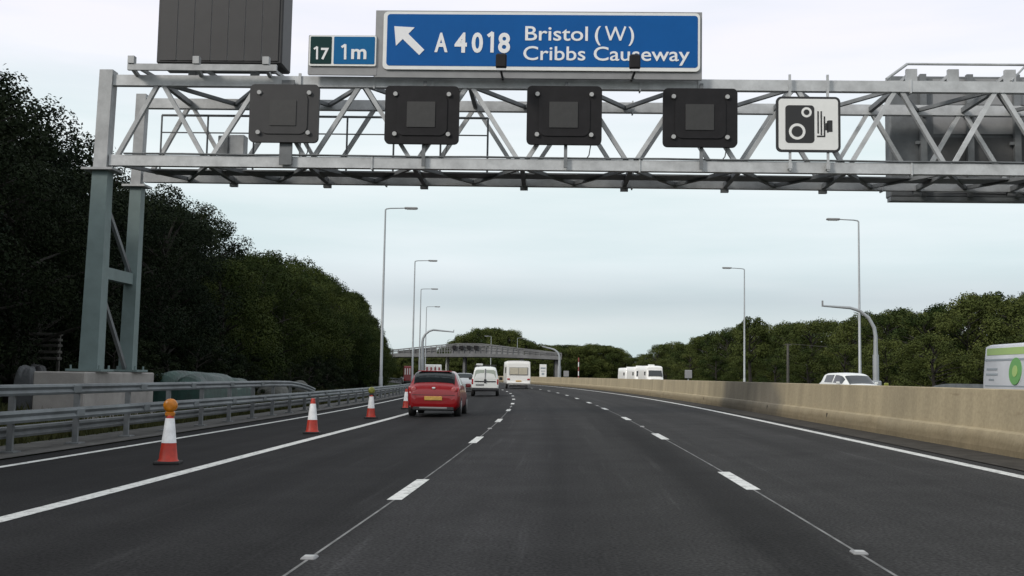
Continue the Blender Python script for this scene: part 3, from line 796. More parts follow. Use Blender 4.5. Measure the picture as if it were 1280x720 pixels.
# ---- speed camera sign
def SC(px, py): return GX(px, py, -.3)
fc = (GP(0, -.3, 0), gdir, Vector((0, 0, 1)), -gnor)
x0, z1 = SC(970, 120.5); x1, z0 = SC(1051, 190.5)
t = thing('camera_sign', 'white square speed camera sign with a black camera symbol', 'camera sign', GP((x0+x1)/2, -.3, z0), gth)
MB().prism(rrect(x0, z0, x1, z1, .14), fc, -.05, 0).build('border', M['glyph'], t)
MB().prism(rrect(x0+.065, z0+.06, x1-.065, z1-.06, .09), fc, 0, .006).build('face', M['signw'], t)
def pr(a, c, d, e, r=.02): u0_, v1_ = SC(a, c); u1_, v0_ = SC(d, e); return rrect(u0_, v0_, u1_, v1_, min(r, (u1_-u0_)/2.01, (v1_-v0_)/2.01))
b = MB(); b.prism(pr(981.5, 131.5, 1018, 179, .09), fc, .006, .012); 
for q in ((1021.5, 139, 1023.5, 167), (1025.5, 139, 1027.5, 169), (1029.5, 145.5, 1031.5, 170.5), (1021, 169.5, 1031.5, 171.5), (1033.5, 151, 1035.5, 166), (1031.6, 154, 1035, 163), (1035, 150.5, 1040.5, 165)): b.prism(pr(*q, .01), fc, .006, .012)
b.build('camera_symbol', M['glyph'], t)
b = MB()
def ring(b, px, py, ro, ri, t1):
    cx_, cz_ = SC(px, py); b.prism(circ(cx_, cz_, ro), fc, .012, t1)
ring(b, 996.3, 164.5, .215, 0, .016); b.build('lens_ring', M['signw'], t); b = MB(); ring(b, 1008, 140.5, .135, 0, .016); b.build('lens_ring', M['signw'], t)
b = MB(); cx_, cz_ = SC(996.3, 164.5); b.prism(circ(cx_, cz_, .145), fc, .016, .020); b.build('lens', M['glyph'], t); b = MB(); cx_, cz_ = SC(1008, 140.5); b.prism(circ(cx_, cz_, .075), fc, .016, .020); b.build('lens', M['glyph'], t)
b = MB()
for p in (988, 1035.5):
    xx = SC(p, 150)[0]; b.bar(GP(xx, -.24, zb-.12), GP(xx, -.24, zt+.25), .06, .06); b.box(GP(xx, -.2, zb), (.1, .16, .14))
b.build('bracket', M['steel'], t)

# ---- message signs
x0, z0 = GX(195, 79, -.15); x1, _ = GX(352, 79, -.15)
t = thing('message_sign', 'tall dark grey message sign housing above the left end of the gantry', 'message sign', GP((x0+x1)/2, 0, z0), gth)
H = 3.1; dp = 1.0
MB().bevbox(GP((x0+x1)/2, -.15+dp/2, z0+H/2), (x1-x0, dp, H), .04, Matrix.Rotation(gth, 3, 'Z')).build('housing', M['vms'], t)
b = MB(); n_ = 7
for k in range(n_):
    a = x0+.09+(x1-x0-.18)*k/n_; c = x0+.09+(x1-x0-.18)*(k+1)/n_
    b.box(GP((a+c)/2, -.16, z0+H/2), (c-a-.018, .03, H-.16))
b.build('front_panels', M['vms'], t)
b = MB()
for k in range(1, n_): 
    a = x0+.09+(x1-x0-.18)*k/n_; b.box(GP(a, -.153, z0+H/2), (.016, .012, H-.2))
b.build('seam', M['signback'], t)
b = MB()
for p in (.25, .75): b.bar(GP(x0+(x1-x0)*p, .35, zt+.1), GP(x0+(x1-x0)*p, .35, z0+.02), .2, .2)
b.build('support', M['steel_d'], t)
# right-hand one, seen from behind
xL = GX(1113, 180, 3.2)[0]; zT = GX(1150, 95, 3.2)[1]; zB = GX(1150, 246, 3.2)[1]
t = thing('message_sign', 'grey ribbed back of a wide message sign at the right end of the gantry', 'message sign', GP(xL+3, 3.2, zB), gth)
Wd = 7.4; MB().bevbox(GP(xL+Wd/2, 3.45, (zT+zB)/2), (Wd, .5, zT-zB), .03, Matrix.Rotation(gth, 3, 'Z')).build('housing', M['steel_d'], t)
b = MB(); n_ = 4
for k in range(n_):
    z_ = zB+.12+(zT-zB-.1)*k/n_; hh = (zT-zB)/n_*.86
    b = MB(); b.box(GP(xL+Wd/2, 3.17, z_+hh/2), (Wd-.14, .06, hh)); b.build('rear_panel', M[('signback', 'bridged', 'signback', 'signback')[k]], t)
b = MB()
for k in range(6):
    xx = xL+.9+k*1.35; b.bar(GP(xx, 3.05, zB-.0), GP(xx, 3.05, zT), .18, .16); b.bar(GP(xx, 2.5, zt), GP(xx, 3.05, zt), .1); b.bar(GP(xx, 2.5, zb), GP(xx, 3.05, zb), .1)
    for zz in (zb+.75, zb+1.4): b.bar(GP(xx-.22, 3.05, zz), GP(xx+.1, 3.05, zz), .09)
b.build('support', M['steel_d'], t)
b = MB(); b.box(GP(xL+Wd/2, 3.3, zB-.06), (Wd, .35, .12)); b.build('lower_rail', M['steel_d'], t)
# equipment cabinet on the walkway
x0, z1 = GX(270, 156, 1.3); x1, z0 = GX(307, 193, 1.3)
t = thing('equipment_cabinet', 'small grey cabinet on the gantry walkway beside the first lane signal', 'cabinet', GP((x0+x1)/2, 1.3, zb), gth)
MB().bevbox(GP(x0+.28, 1.3, zb+.5), (.3, .35, .95), .02).build('cabinet_box', M['steel_d'], t)
MB().bevbox(GP(x1-.25, 1.35, zb+.52), (.48, .35, .98), .02).build('cabinet_box', M['steel'], t)

# ---------------------------------------------------------------- lamps
def lamp(s, o, H_, side, label, arm=1.7, d=None, drop=0.0, grp='tall street lamps along the motorway'):
    p = RP(s, o); 
    t = thing('street_lamp', label, 'street lamp', p, hd(s), grp)
    b = MB(); b.path([(0, 0, 0), (0, 0, 1.2), (0, 0, 1.25), (0, 0, H_)], [.12, .12, .095, .05], 10); b.build('column', M['lamp'], t, local=True)
    b = MB(); b.path([(0, 0, H_-.02), (side*.06, 0, H_+.05), (side*.3, 0, H_+.09), (side*arm*.62, 0, H_+.12)], [.05, .045, .04, .035], 8); b.build('arm', M['lamp'], t, local=True)
    b = MB(); b.bevbox((side*(arm*.62+.38), 0, H_+.12), (.85, .26, .13), .04); b.build('lamp_head', M['signback'], t, local=True)
    b = MB(); b.bevbox((side*(arm*.62+.4), 0, H_+.045), (.6, .2, .03), .01); b.build('lens', M['clearlight'], t, local=True)
    return t
def at(px, d):
    """road coordinates of the point d metres ahead under image column px"""
    p = V(px, 475, d); return SO(p.x, p.y)
def topz(px, py, d): return V(px, py, d).z
lamps = [(476, 481, 262, 67, 1, 'tallest lamp column rising from the verge in front of the dark trees'),
         (515, 519, 327, 97, 1, 'second nearest lamp column on the left verge'),
         (523.5, 527, 362, 128, 1, 'third nearest lamp column on the left verge'),
         (531, 533, 384, 160, 1, 'faintest and shortest lamp column of the left verge row'),
         (1075, 1073, 277, 67, -1, 'tall lamp column beyond the median barrier beside the curved camera mast'),
         (930.5, 930, 337, 97, -1, 'lamp column beyond the median barrier standing before a lone bushy tree'),
         (613, 612.5, 421, 215, -1, 'small far lamp column standing in front of the bridge'),
         (646, 646, 423, 225, 1, 'small far lamp column rising behind the bridge near the caravan')]
for (pb, pt_, yt, d, sd, lab) in lamps:
    s, o = at(pb, d); z = topz(pt_, yt, d)
    print('lamp', s, o, z)
    lamp(s, o, z-zr(o), sd, lab, 2.0 if d < 200 else .9)
def mast(px, d, ytop, xtip, ytip, label, side, base=True, r=.13):
    s, o = at(px, d); H_ = topz(px, ytop, d)-zr(o); p = RP(s, o)
    L = abs(V(xtip, ytip, d).x-V(px, ytip, d).x); dz = topz(xtip, ytip, d)-zr(o)
    t = thing('camera_mast', label, 'mast', p, 0, 'curved cantilever masts beside the motorway')
    rc = min(1.6, H_*.3)
    pts = [(0, 0, 0), (0, 0, H_*.5), (0, 0, H_-rc)]+[(side*rc*(1-math.cos(a)), 0, H_-rc+rc*math.sin(a)) for a in (.3, .7, 1.1, 1.45)]+[(side*L, 0, dz)]
    b = MB(); b.path(pts, [r, r, r*.85, r*.8, r*.75, r*.7, r*.65, r*.4], 10); b.build('curved_pole', M['lamp'], t, local=True)
    b = MB(); b.path([(0, 0, 0), (0, 0, H_*.5)], [r*1.35, r*1.3], 10); b.build('sleeve', M['lamp'], t, local=True)
    b = MB(); b.bevbox((0, 0, .55), (.5, .5, 1.25), .05); b.build('base_box', M['lamp'], t, local=True)
    b = MB(); b.box((side*L, 0, dz+.12), (.08, .1, .34)); b.build('aerial', M['signback'], t, local=True)
    return t
mast(1095, 60, 385, 1030, 382, 'curved grey cantilever mast with a thick foot beyond the median barrier', -1)
mast(527, 140, 412, 566, 415, 'curved grey cantilever mast among the lamp columns on the left verge', 1, r=.2)
mast(699, 180, 436, 677, 433, 'curved grey cantilever mast at the right end of the bridge', -1, r=.22)
# utility pole with wires
s, o = at(985, 115); p = RP(s, o)
t = thing('utility_pole', 'slender wooden utility pole with a crossarm in front of the woods', 'utility pole', p, 0)
zt_ = topz(985, 431, 115)
b = MB(); b.path([(0, 0, 0), (0, 0, zt_)], [.17, .12]); b.build('pole', M['wood'], t, local=True)
b = MB(); b.box((0, 0, zt_-.1), (.8, .08, .08)); b.build('crossarm', M['wood'], t, local=True)
for xx in (-.3, .3):
    b = MB(); b.path([(xx+i*60/8, 20*i/8, zt_+.02-1.0*math.sin(PI*i/8)) for i in range(9)], .012, 4); b.build('wire', M['wood'], t, local=True)

# ---------------------------------------------------------------- bridge far ahead
BD = 200
def bp_(px, py, off=0): 
    p = V(px, py, BD); p = p+FWD*off; return p
br = thing('road_bridge', 'long grey arched bridge crossing the motorway in the distance', 'bridge', V(600, 475, BD), 0)
topl = [(430, 441), (497, 437), (544, 432), (575, 429.5), (604, 430), (653, 436), (697, 441), (740, 447)]
botl = [(430, 448), (497, 446), (544, 446), (575, 446), (604, 446), (653, 447.5), (697, 449.5), (740, 452)]
def interp(t_, x):
    for a, c in zip(t_, t_[1:]):
        if x <= c[0]: return a[1]+(c[1]-a[1])*(x-a[0])/(c[0]-a[0])
    return t_[-1][1]
depth = 9
b = MB(); n_ = 40; vs = []
for i in range(n_+1):
    x = 430+272*i/n_; yb_ = interp(botl, x); yt_ = yb_-4.5+interp(topl, x)*0
    for off, y_ in ((0, yb_), (0, yb_-4.2), (depth, yb_-4.2), (depth, yb_)):
        q = V(x, y_, BD)+FWD*off; q.z = V(x, y_, BD).z; vs.append(q)
b.add(vs, [(4*i+j, 4*i+(j+1) % 4, 4*i+4+(j+1) % 4, 4*i+4+j) for i in range(n_) for j in range(4)]); b.build('deck', M['bridge'], br)
for nm, off in (('parapet', 0.1), ('parapet', depth-.1)):
    b = MB(); prev = None
    for i in range(n_*2+1):
        x = 430+272*i/n_/2; q = V(x, interp(topl, x), BD)+FWD*off; q.z = V(x, interp(topl, x), BD).z
        lo = V(x, interp(botl, x)-4.2, BD).z
        if prev: b.bar(prev, q, .16, .2)
        if i % 2 == 0: b.bar(Vector((q.x, q.y, lo)), q, .14, .14)
        for f_ in (.35, .68):
            if prev: b.bar(Vector((prev.x, prev.y, plo+(prev.z-plo)*f_)), Vector((q.x, q.y, lo+(q.z-lo)*f_)), .07, .07)
        prev = q; plo = lo
    b.build(nm, M['bridge'], br)
def pan(xa, xb_, m, top=0.0):
    b = MB(); n2 = 8; vs = []
    for i in range(n2+1):
        x = xa+(xb_-xa)*i/n2; q = V(x, 440, BD)+FWD*.2; z1_ = V(x, interp(topl, x)+top, BD).z; z0_ = V(x, interp(botl, x)-4.2, BD).z
        vs += [Vector((q.x, q.y, z0_)), Vector((q.x, q.y, z1_)), Vector((q.x, q.y, z1_))+FWD*.12, Vector((q.x, q.y, z0_))+FWD*.12]
    b.add(vs, [(4*i+j, 4*i+(j+1) % 4, 4*i+4+(j+1) % 4, 4*i+4+j) for i in range(n2) for j in range(4)]+[(0, 1, 2, 3), (4*n2+3, 4*n2+2, 4*n2+1, 4*n2)]); b.build('parapet_panel', M[m], br)
pan(497, 545, 'bridge', 2.0); pan(564, 611, 'bridge', 3); pan(611, 655, 'signback', .5); pan(656, 700, 'bridge', 1.5)
for x in (568, 577, 586, 595):
    b = MB(); q = V(x, 434.3, BD)-FWD*.1; b.box(q, (.75, .3, .7)); b.build('dark_panel', M['black'], br)
for x, w_, m in ((580, .5, 'bridge'), (652.5, .75, 'pale'), (470, .8, 'bridge'), (557.5, .3, 'pale'), (697, .8, 'bridge')):
    b = MB(); q = V(x, interp(botl, x), BD); z_ = q.z
    for off in (1.5, depth-1.5):
        c = q+FWD*off; b.bevbox((c.x, c.y, (z_-.5)/2), (w_, w_, z_+.5), .08)
    b.build('pier', M[m], br)

# ---------------------------------------------------------------- small roadside furniture
def board(name, label, cat, x0, y0, x1, y1, d, m, post='lamp', ybase=None):
    a = V(x0, y0, d); c = V(x1, y1, d); s, o = SO((a.x+c.x)/2, (a.y+c.y)/2); gz_ = zr(o)
    ctr = (a+c)/2; w_ = (c-a).length if False else abs(c.x-a.x); h_ = a.z-c.z
    t = thing(name, label, cat, (ctr.x, ctr.y, gz_))
    MB().bevbox(ctr, (w_, .12, h_), .03).build('board', M[m], t)
    b = MB(); b.bar((ctr.x, ctr.y+.1, gz_-.1), (ctr.x, ctr.y+.1, ctr.z), .09, .09); b.build('post', M[post], t)
    return t, ctr, w_, h_
board('roadside_sign', 'small grey square sign seen from behind above the barrier', 'sign', 856, 462.5, 865, 473, 78, 'signback')
board('marker_cabinet', 'small grey green cabinet on a post near the bridge end', 'cabinet', 704.5, 463.5, 711, 471, 150, 'signback')
t, c, w_, h_ = board('tall_sign', 'tall white sign board with dark symbols below the right end of the bridge', 'sign', 674.5, 455.5, 683, 473, 150, 'signw')
b = MB(); b.box(c+Vector((0, -.07, .45)), (.7, .02, .22)); b.box(c+Vector((0, -.07, .05)), (.6, .02, .1)); b.box(c+Vector((0, -.07, -.35)), (.36, .02, .3)); b.build('symbols', M['lettering'], t)
# banded pole
a = V(723, 475, 150); t = thing('marker_pole', 'thin red and white banded pole above the far end of the barrier', 'pole', (a.x, a.y, .1))
zt_ = V(723, 447, 150).z
for k in range(6):
    z0_ = .1+(zt_-.1)*k/6; z1_ = .1+(zt_-.1)*(k+1)/6
    b = MB(); b.path([(a.x, a.y, z0_), (a.x, a.y, z1_)], .07, 8); b.build('band', M['hivis' if k % 2 else 'signw'], t)
# yellow marker post by mast
a = V(1108, 480, 52); t = tag(MB().bevbox((a.x, a.y, .6), (.22, .12, 1.15), .04).build('marker_post', M['yellowlens']), 'short yellow marker post just beside the foot of the curved mast', 'marker post')

# ---------------------------------------------------------------- traffic cones
def cone(px, py, lab, lamp_m, k=1.0, H_=.75, lr=.0):
    s, o = G(px, py); p = RP(s, o); print('cone', s, o)
    t = thing('traffic_cone', lab, 'traffic cone', p, random.uniform(0, .6), 'traffic cones along the hard shoulder')
    b = MB(); b.lathe([(.148, .045), (.13, .07), (.102, .30)], n=20); b.build('cone_base', M['conered'], t, local=True)
    b = MB(); b.bevbox((0, 0, .022), (.36, .36, .045), .012); b.build('base_plate', M['rubber'], t, local=True)  # rubber plate, its black also standing in for the shadow at the foot
    b = MB(); b.lathe([(.105, .30), (.103, .302), (.064, .64), (.058, .645)], n=20); b.build('reflective_sleeve', M['conewhite'], t, local=True)
    b = MB(); b.lathe([(.056, .645), (.05, .70), (.04, .71)] if lamp_m else [(.056, .645), (.044, .74), (.036, .76)], n=16); b.build('cone_tip', M['conered'], t, local=True)
    if lamp_m:
        z = .65
        b = MB(); b.bevbox((0, 0, z+.055), (.13, .10, .08), .02); b.build('lamp_battery', M['orange' if lamp_m == 'orange' else 'trim'], t, local=True)
        b = MB(); mr = Matrix.Rotation(PI/2, 3, 'X'); b.lathe([(.04, -.055), (.085, -.05), (.098, -.02), (.098, .02), (.085, .05), (.04, .055)], (0, 0, z+.175), 20, mr); b.build('lamp_lens', M[lamp_m], t, local=True)
    return t
cone(210, 580, 'red and white cone with a round amber lamp, nearest in the row', 'orange')
cone(390, 542, 'red and white cone with a dark red tip, second in the row', 'redlens' if 0 else None)
cone(463.5, 523, 'red and white cone topped by a dull yellow green lamp', 'yellowlens')
cone(507.5, 511, 'red and white cone half hidden by the red hatchback', None)

# ---------------------------------------------------------------- vehicles
def catmull(p0, p1, p2, p3, t):
    return .5*((2*p1)+(-p0+p2)*t+(2*p0-5*p1+4*p2-p3)*t*t+(-p0+3*p1-3*p2+p3)*t*t*t)
class Body:
    """stations rear->front: (y, z0, zmid, zbelt, zroof, w, wbelt, wroof)"""
    def __init__(s, st): s.st = st; s.n = len(st)
    def row(s, a):
        i = max(0, min(s.n-2, int(a))); t = a-i
        g_ = lambda j: s.st[max(0, min(s.n-1, j))]
        m_ = [a2+(b2-a2)*t for a2, b2 in zip(g_(i), g_(i+1))]
        c_ = [catmull(*q, t) for q in zip(g_(i-1), g_(i), g_(i+1), g_(i+2))]
        return [(x+y)/2 for x, y in zip(m_, c_)]
    def P(s, a, b_):
        y, z0, zm, zl, zrf, w, wb, wr = s.row(a)
        ring = [(0, z0), (w*.80, z0), (w*.97, z0+(zm-z0)*.35), (w, zm), (wb, zl), (wr+.0, zrf-.07), (wr*.86, zrf-.012), (wr*.5, zrf+.005), (0, zrf+.015)]
        sg = 1 if b_ >= 0 else -1; v = abs(b_); i = min(7, int(v)); t = v-i
        x = ring[i][0]+(ring[i+1][0]-ring[i][0])*t; z = ring[i][1]+(ring[i+1][1]-ring[i][1])*t
        return Vector((sg*x, y, z))
    def mesh(s):
        b = MB(); na = (s.n-1)*4; bs = [k/2 for k in range(0, 17)]
        full = [-v for v in bs[::-1][:-1]]+bs       # -8..8 passing through 0
        k = len(full); vs = [s.P(i/4, v) for i in range(na+1) for v in full]
        fs = [(i*k+j, i*k+j+1, (i+1)*k+j+1, (i+1)*k+j) for i in range(na) for j in range(k-1)]
        b.add(vs, fs, True)
        b.add([vs[j] for j in range(k)], [tuple(range(k))]); b.add([vs[na*k+j] for j in range(k)][::-1], [tuple(range(k))])
        return b
    def patch(s, a0, a1, b0, b1, off=.006, n=8, m=8, b=None):
        """window patch; b may cross the roof centre: use b in [lo, 16-lo]"""
        b = b or MB(); vs = []
        def Q(a, v):
            return s.P(a, v) if v <= 8 else s.P(a, -(16-v))
        for i in range(n+1):
            for j in range(m+1):
                a = a0+(a1-a0)*i/n; v = b0+(b1-b0)*j/m
                p = Q(a, v); e = 1e-2
                da = Q(min(s.n-1-1e-6, a+e), v)-Q(max(0, a-e), v); db = Q(a, v+e)-Q(a, v-e)
                nn = da.cross(db)
                if nn.length < 1e-9: nn = Vector((0, 0, 1))
                nn.normalize()
                c = p-Vector((0, s.row(a)[0]+.0, .9)); 
                if nn.dot(Vector((p.x, 0, p.z-.7))+Vector((0, -.6 if s.row(a)[0] < 1.5 else .6, 0))) < 0: nn = -nn
                vs.append(p+nn*off)
        b.add(vs, [(i*(m+1)+j, i*(m+1)+j+1, (i+1)*(m+1)+j+1, (i+1)*(m+1)+j) for i in range(n) for j in range(m)], True)
        return b
    def side(s, a0, a1, b0, b1, sg, off=.006):
        if sg > 0: return s.patch(a0, a1, b0, b1, off)
        b = MB(); q = s.patch(a0, a1, b0, b1, off); b.add([Vector((-v.x, v.y, v.z)) for v in q.v], q.f, True); return b
def wheel(t, x, y, r=.31, w_=.2):
    sg = 1 if x > 0 else -1; m_ = Matrix.Rotation(PI/2, 3, 'Y')
    wh = MB(); wh.lathe([(r*.62, -w_/2), (r*.93, -w_/2), (r, -w_*.35), (r, w_*.35), (r*.93, w_/2), (r*.62, w_/2)], (x, y, r), 24, m_)
    o = wh.build('wheel', M['rubber'], t, local=True)
    h = MB(); h.lathe([(r*.6, -.01), (r*.6, .01), (r*.2, .02)], (x+sg*w_/2, y, r), 16, m_)
    h.build('hub_cap', M['signback'], o, local=True)
def hatch(s, o, label, paint, L=3.95, W=1.68, H_=1.47, flip=False, group=None):
    t = thing('parked_car' if 0 else 'hatchback_car', label, 'car', RP(s, o), hd(s)+(PI if flip else 0), group)
    w = W/2; k = H_/1.47
    st = [(0.00, .42, .52, .60, .62, w*.86, w*.80, w*.70), (0.03, .28, .56, .78, .84, w*.93, w*.90, w*.82), (.12, .24, .58, .93, .99, w*.98, w*.95, w*.84),
          (.20, .22, .6, .95, 1.06, w, w*.97, w*.80), (.34, .2, .6, .96, 1.30, w, w*.975, w*.80), (.46, .2, .6, .96, 1.42, w, w*.975, w*.78),
          (.75, .2, .6, .96, 1.455, w, w*.975, w*.77), (1.4, .2, .6, .95, 1.47, w, w*.975, w*.76), (2.0, .2, .6, .93, 1.455, w, w*.975, w*.72),
          (2.45, .2, .6, .92, 1.38, w, w*.97, w*.71), (3.0, .2, .6, .90, 1.04, w, w*.95, w*.74), (3.2, .2, .6, .87, .94, w, w*.93, w*.78),
          (3.65, .22, .56, .76, .82, w*.96, w*.88, w*.75), (3.85, .26, .5, .64, .70, w*.9, w*.82, w*.68), (3.95, .32, .46, .54, .58, w*.78, w*.7, w*.55)]
    st = [(r[0]*L/3.95, *[z*k for z in r[1:5]], *r[5:]) for r in st]
    B = Body(st); B.mesh().build('body', M[paint], t, local=True)
    B.patch(3.12, 5.35, 5.25, 10.75, .008).build('rear_window', M['glass'], t, local=True)
    B.patch(9.15, 10.75, 5.3, 10.7, .008).build('windscreen', M['glass'], t, local=True)
    for sg in (-1, 1):
        B.side(5.9, 7.3, 4.12, 4.92, sg).build('side_window', M['glass'], t, local=True)
        B.side(7.5, 9.4, 4.12, 4.92, sg).build('side_window', M['glass'], t, local=True)
        wheel(t, sg*(w-.10), .68*L/3.95); wheel(t, sg*(w-.10), 3.15*L/3.95)
        q = MB(); q.bevbox((sg*(w+.08), 2.55*L/3.95, .99*k), (.18, .10, .13), .03); q.build('mirror', M[paint], t, local=True)
    return t, B, w
# red hatchback
ss, oo = G(541, 521.5); print('red car', ss, oo)
t, B, w = hatch(ss, oo, 'red hatchback with a dark rear window driving in the left lane', 'carred', 3.9, 1.60, 1.40)
for sg in (-1, 1):
    q = B.side(1.3, 2.9, 3.35, 4.3, sg, .010); q.build('tail_light', M['taillight'], t, local=True)
    q = MB(); q.lathe([(.085, -.03), (.085, .03), (.05, .04)], (sg*(w-.185), .07, .83), 16, Matrix.Rotation(PI/2, 3, 'X')); q.build('tail_lens', M['taillens'], t, local=True)
q = MB(); q.bevbox((0, .0, .565), (.54, .05, .12), .012); q.build('number_plate', M['plate'], t, local=True)
q = MB(); q.bevbox((0, .03, .865), (.11, .05, .075), .02); q.build('badge', M['chrome'], t, local=True)
q = MB(); q.bevbox((0, .05, .255), (1.25, .12, .12), .03); q.build('lower_bumper', M['trim'], t, local=True)
q = MB(); q.bevbox((0, .01, .275), (.86, .06, .06), .02); q.build('valance', M['signback'], t, local=True)
q = MB(); q.bevbox((0, .018, .665), (1.30, .03, .014), .004); q.build('tailgate_seam', M['trim'], t, local=True)
q = MB(); q.bevbox((0, .47, 1.385), (1.04, .16, .03), .012); q.build('spoiler', M['carred'], t, local=True)
q = MB(); q.path([(0, .55, 1.39), (0, .44, 1.55)], [.008, .005], 6); q.build('aerial', M['trim'], t, local=True)
q = MB(); q.box((.12, .235, 1.02), (.46, .02, .02)); q.build('wiper', M['trim'], t, local=True)

# silver car
ss, oo = at(580, 84)
t, B, w = hatch(ss, oo, 'silver car half hidden between the red hatchback and the white van', 'carsilver', 4.2, 1.7, 1.45)
for sg in (-1, 1): B.side(1.3, 3.2, 3.3, 4.3, sg, .012).build('tail_light', M['taillight'], t, local=True)
# white car coming towards us on the opposite carriageway
pp = V(1058, 480, 53); ss, oo = SO(pp.x, pp.y); print('white car', ss, oo)
t, B, w = hatch(ss+2, oo, 'white car on the opposite carriageway, only its roof and windscreen above the barrier', 'carwhite', 4.4, 1.78, 1.53, flip=True)
t.rotation_euler = (0, 0, hd(ss)+PI+.10)
for sg in (-1, 1):
    q = MB(); q.bevbox((sg*.62, 4.2, .66), (.34, .16, .14), .04); q.build('headlight', M['clearlight'], t, local=True)
q = MB(); q.bevbox((0, 4.38, .42), (.5, .04, .11), .01); q.build('number_plate', M['white'], t, local=True)

# white van with roof bars
def van():
    ss, oo = G(606, 495.5); print('van', ss, oo)
    t = thing('panel_van', 'small white van with two rear windows and a roof rack ahead of the red car', 'van', RP(ss, oo), hd(ss))
    w = .84
    st = [(0.0, .36, .7, .98, 1.15, w*.88, w*.87, w*.75), (.04, .34, .7, 1.0, 1.62, w*.97, w*.96, w*.72), (.16, .32, .7, 1.0, 1.76, w, w*.985, w*.74), (.6, .3, .7, 1.0, 1.80, w, w*.985, w*.76),
          (2.3, .3, .7, 1.0, 1.80, w, w*.985, w*.76), (2.7, .3, .7, 1.0, 1.70, w, w*.98, w*.75), (3.2, .3, .7, 1.0, 1.22, w, w*.96, w*.78), (3.4, .3, .65, .92, 1.02, w, w*.94, w*.8), (3.9, .34, .55, .72, .80, w*.9, w*.84, w*.7), (4.0, .4, .5, .6, .66, w*.8, w*.74, w*.6)]
    B = Body(st); B.mesh().build('body', M['carwhite'], t, local=True)
    for sg in (-1, 1):
        d = MB(); fr_ = (Vector((0, .02, 0)), Vector((1, 0, 0)), Vector((0, .048, 1)), Vector((0, -1, 0)))
        a, c = sorted((sg*.06, sg*.60))
        d.prism([(sg*.06, 1.03), (sg*.68, 1.03), (sg*.60, 1.54), (sg*.50, 1.60), (sg*.06, 1.60)], fr_, .0, .07); d.build('rear_window', M['glasspale'], t, local=True)
        q = MB(); q.bevbox((sg*.76, .03, .88), (.11, .09, .34), .03); q.build('tail_light', M['taillight'], t, local=True)
        wheel(t, sg*(w-.09), .75); wheel(t, sg*(w-.09), 3.3)
        q = MB(); q.bevbox((sg*(w+.12), 2.9, 1.08), (.22, .12, .2), .04); q.build('mirror', M['trim'], t, local=True)
        B.side(5.1, 5.9, 4.1, 4.9, sg).build('side_window', M['glass'], t, local=True)
        q = MB(); q.bar((sg*.55, .3, 1.87), (sg*.55, 2.2, 1.87), .05, .05); q.build('roof_bar', M['trim'], t, local=True)
    q = MB(); q.box((0, .0, 1.25), (.03, .06, .85)); q.build('door_seam', M['trim'], t, local=True)
    q = MB(); q.box((0, -.02, .91), (1.30, .05, .05)); q.box((.0, -.03, .93), (.12, .05, .22)); q.build('handle_strip', M['trim'], t, local=True)
    q = MB(); q.bevbox((-.32, -.01, .70), (.5, .04, .11), .01); q.build('number_plate', M['signback'], t, local=True)
    q = MB(); q.bevbox((0, .02, .42), (1.62, .16, .2), .05); q.build('bumper', M['trim'], t, local=True)
    for y in (.5, 1.9):
        q = MB(); q.bar((-.66, y, 1.89), (.66, y, 1.89), .06, .05); q.bar((-.62, y, 1.78), (-.62, y, 1.9), .05); q.bar((.62, y, 1.78), (.62, y, 1.9), .05); q.build('roof_bar', M['trim'], t, local=True)
    q = MB(); q.bevbox((-.36, .45, 1.92), (.42, .3, .12), .04); q.build('beacon', M['clearlight'], t, local=True)
van()
def caravan():
    ss, oo = G(648, 486.3); print('caravan', ss, oo)
    d = 98; p = V(648, 486, d); ss, oo = SO(p.x, p.y)
    t = thing('touring_caravan', 'boxy white touring caravan with a wide rear window in the middle lane', 'caravan', RP(ss, oo), hd(ss))
    w = 1.1
    st = [(0.0, .45, .8, 1.2, 2.3, w*.96, w*.96, w*.92), (.05, .38, .8, 1.3, 2.48, w, w, w*.95), (.3, .36, .8, 1.4, 2.56, w, w, w*.96), (4.8, .36, .8, 1.4, 2.56, w, w, w*.96), (5.2, .4, .8, 1.4, 2.3, w, w, w*.94), (5.4, .6, .9, 1.4, 1.8, w*.95, w*.95, w*.9)]
    Body(st).mesh().build('body', M['carwhite2'], t, local=True)
    for sg in (-1, 1):
        q = MB(); q.bevbox((sg*.41, -.05, 1.62), (.78, .05, .62), .03); q.build('rear_window', M['glassbeige'], t, local=True)
        q = MB(); q.bevbox((sg*.92, -.02, .88), (.26, .08, .15), .04); q.build('tail_light', M['taillight'], t, local=True)
        wheel(t, sg*(w-.16), 2.7, .33)
        q = MB(); q.bevbox((sg*(w+.005), 1.6, 1.7), (.03, 1.1, .55), .01); q.build('side_window', M['glass'], t, local=True)
    q = MB(); q.bevbox((0, -.03, 1.62), (1.72, .03, .72), .01); q.build('window_frame', M['signback'], t, local=True)
    q = MB(); q.bevbox((0, -.04, .72), (.52, .04, .11), .01); q.build('number_plate', M['plate'], t, local=True)
    q = MB(); q.bevbox((0, .0, .55), (2.15, .14, .2), .05); q.build('bumper', M['carwhite2'], t, local=True)
    q = MB(); q.box((0, .2, .28), (1.7, .2, .3)); q.build('underframe', M['trim'], t, local=True)
    q = MB(); q.bar((-.35, 5.3, .45), (0, 6.5, .45), .07); q.bar((.35, 5.3, .45), (0, 6.5, .45), .07); q.build('drawbar', M['steel_d'], t, local=True)
caravan()
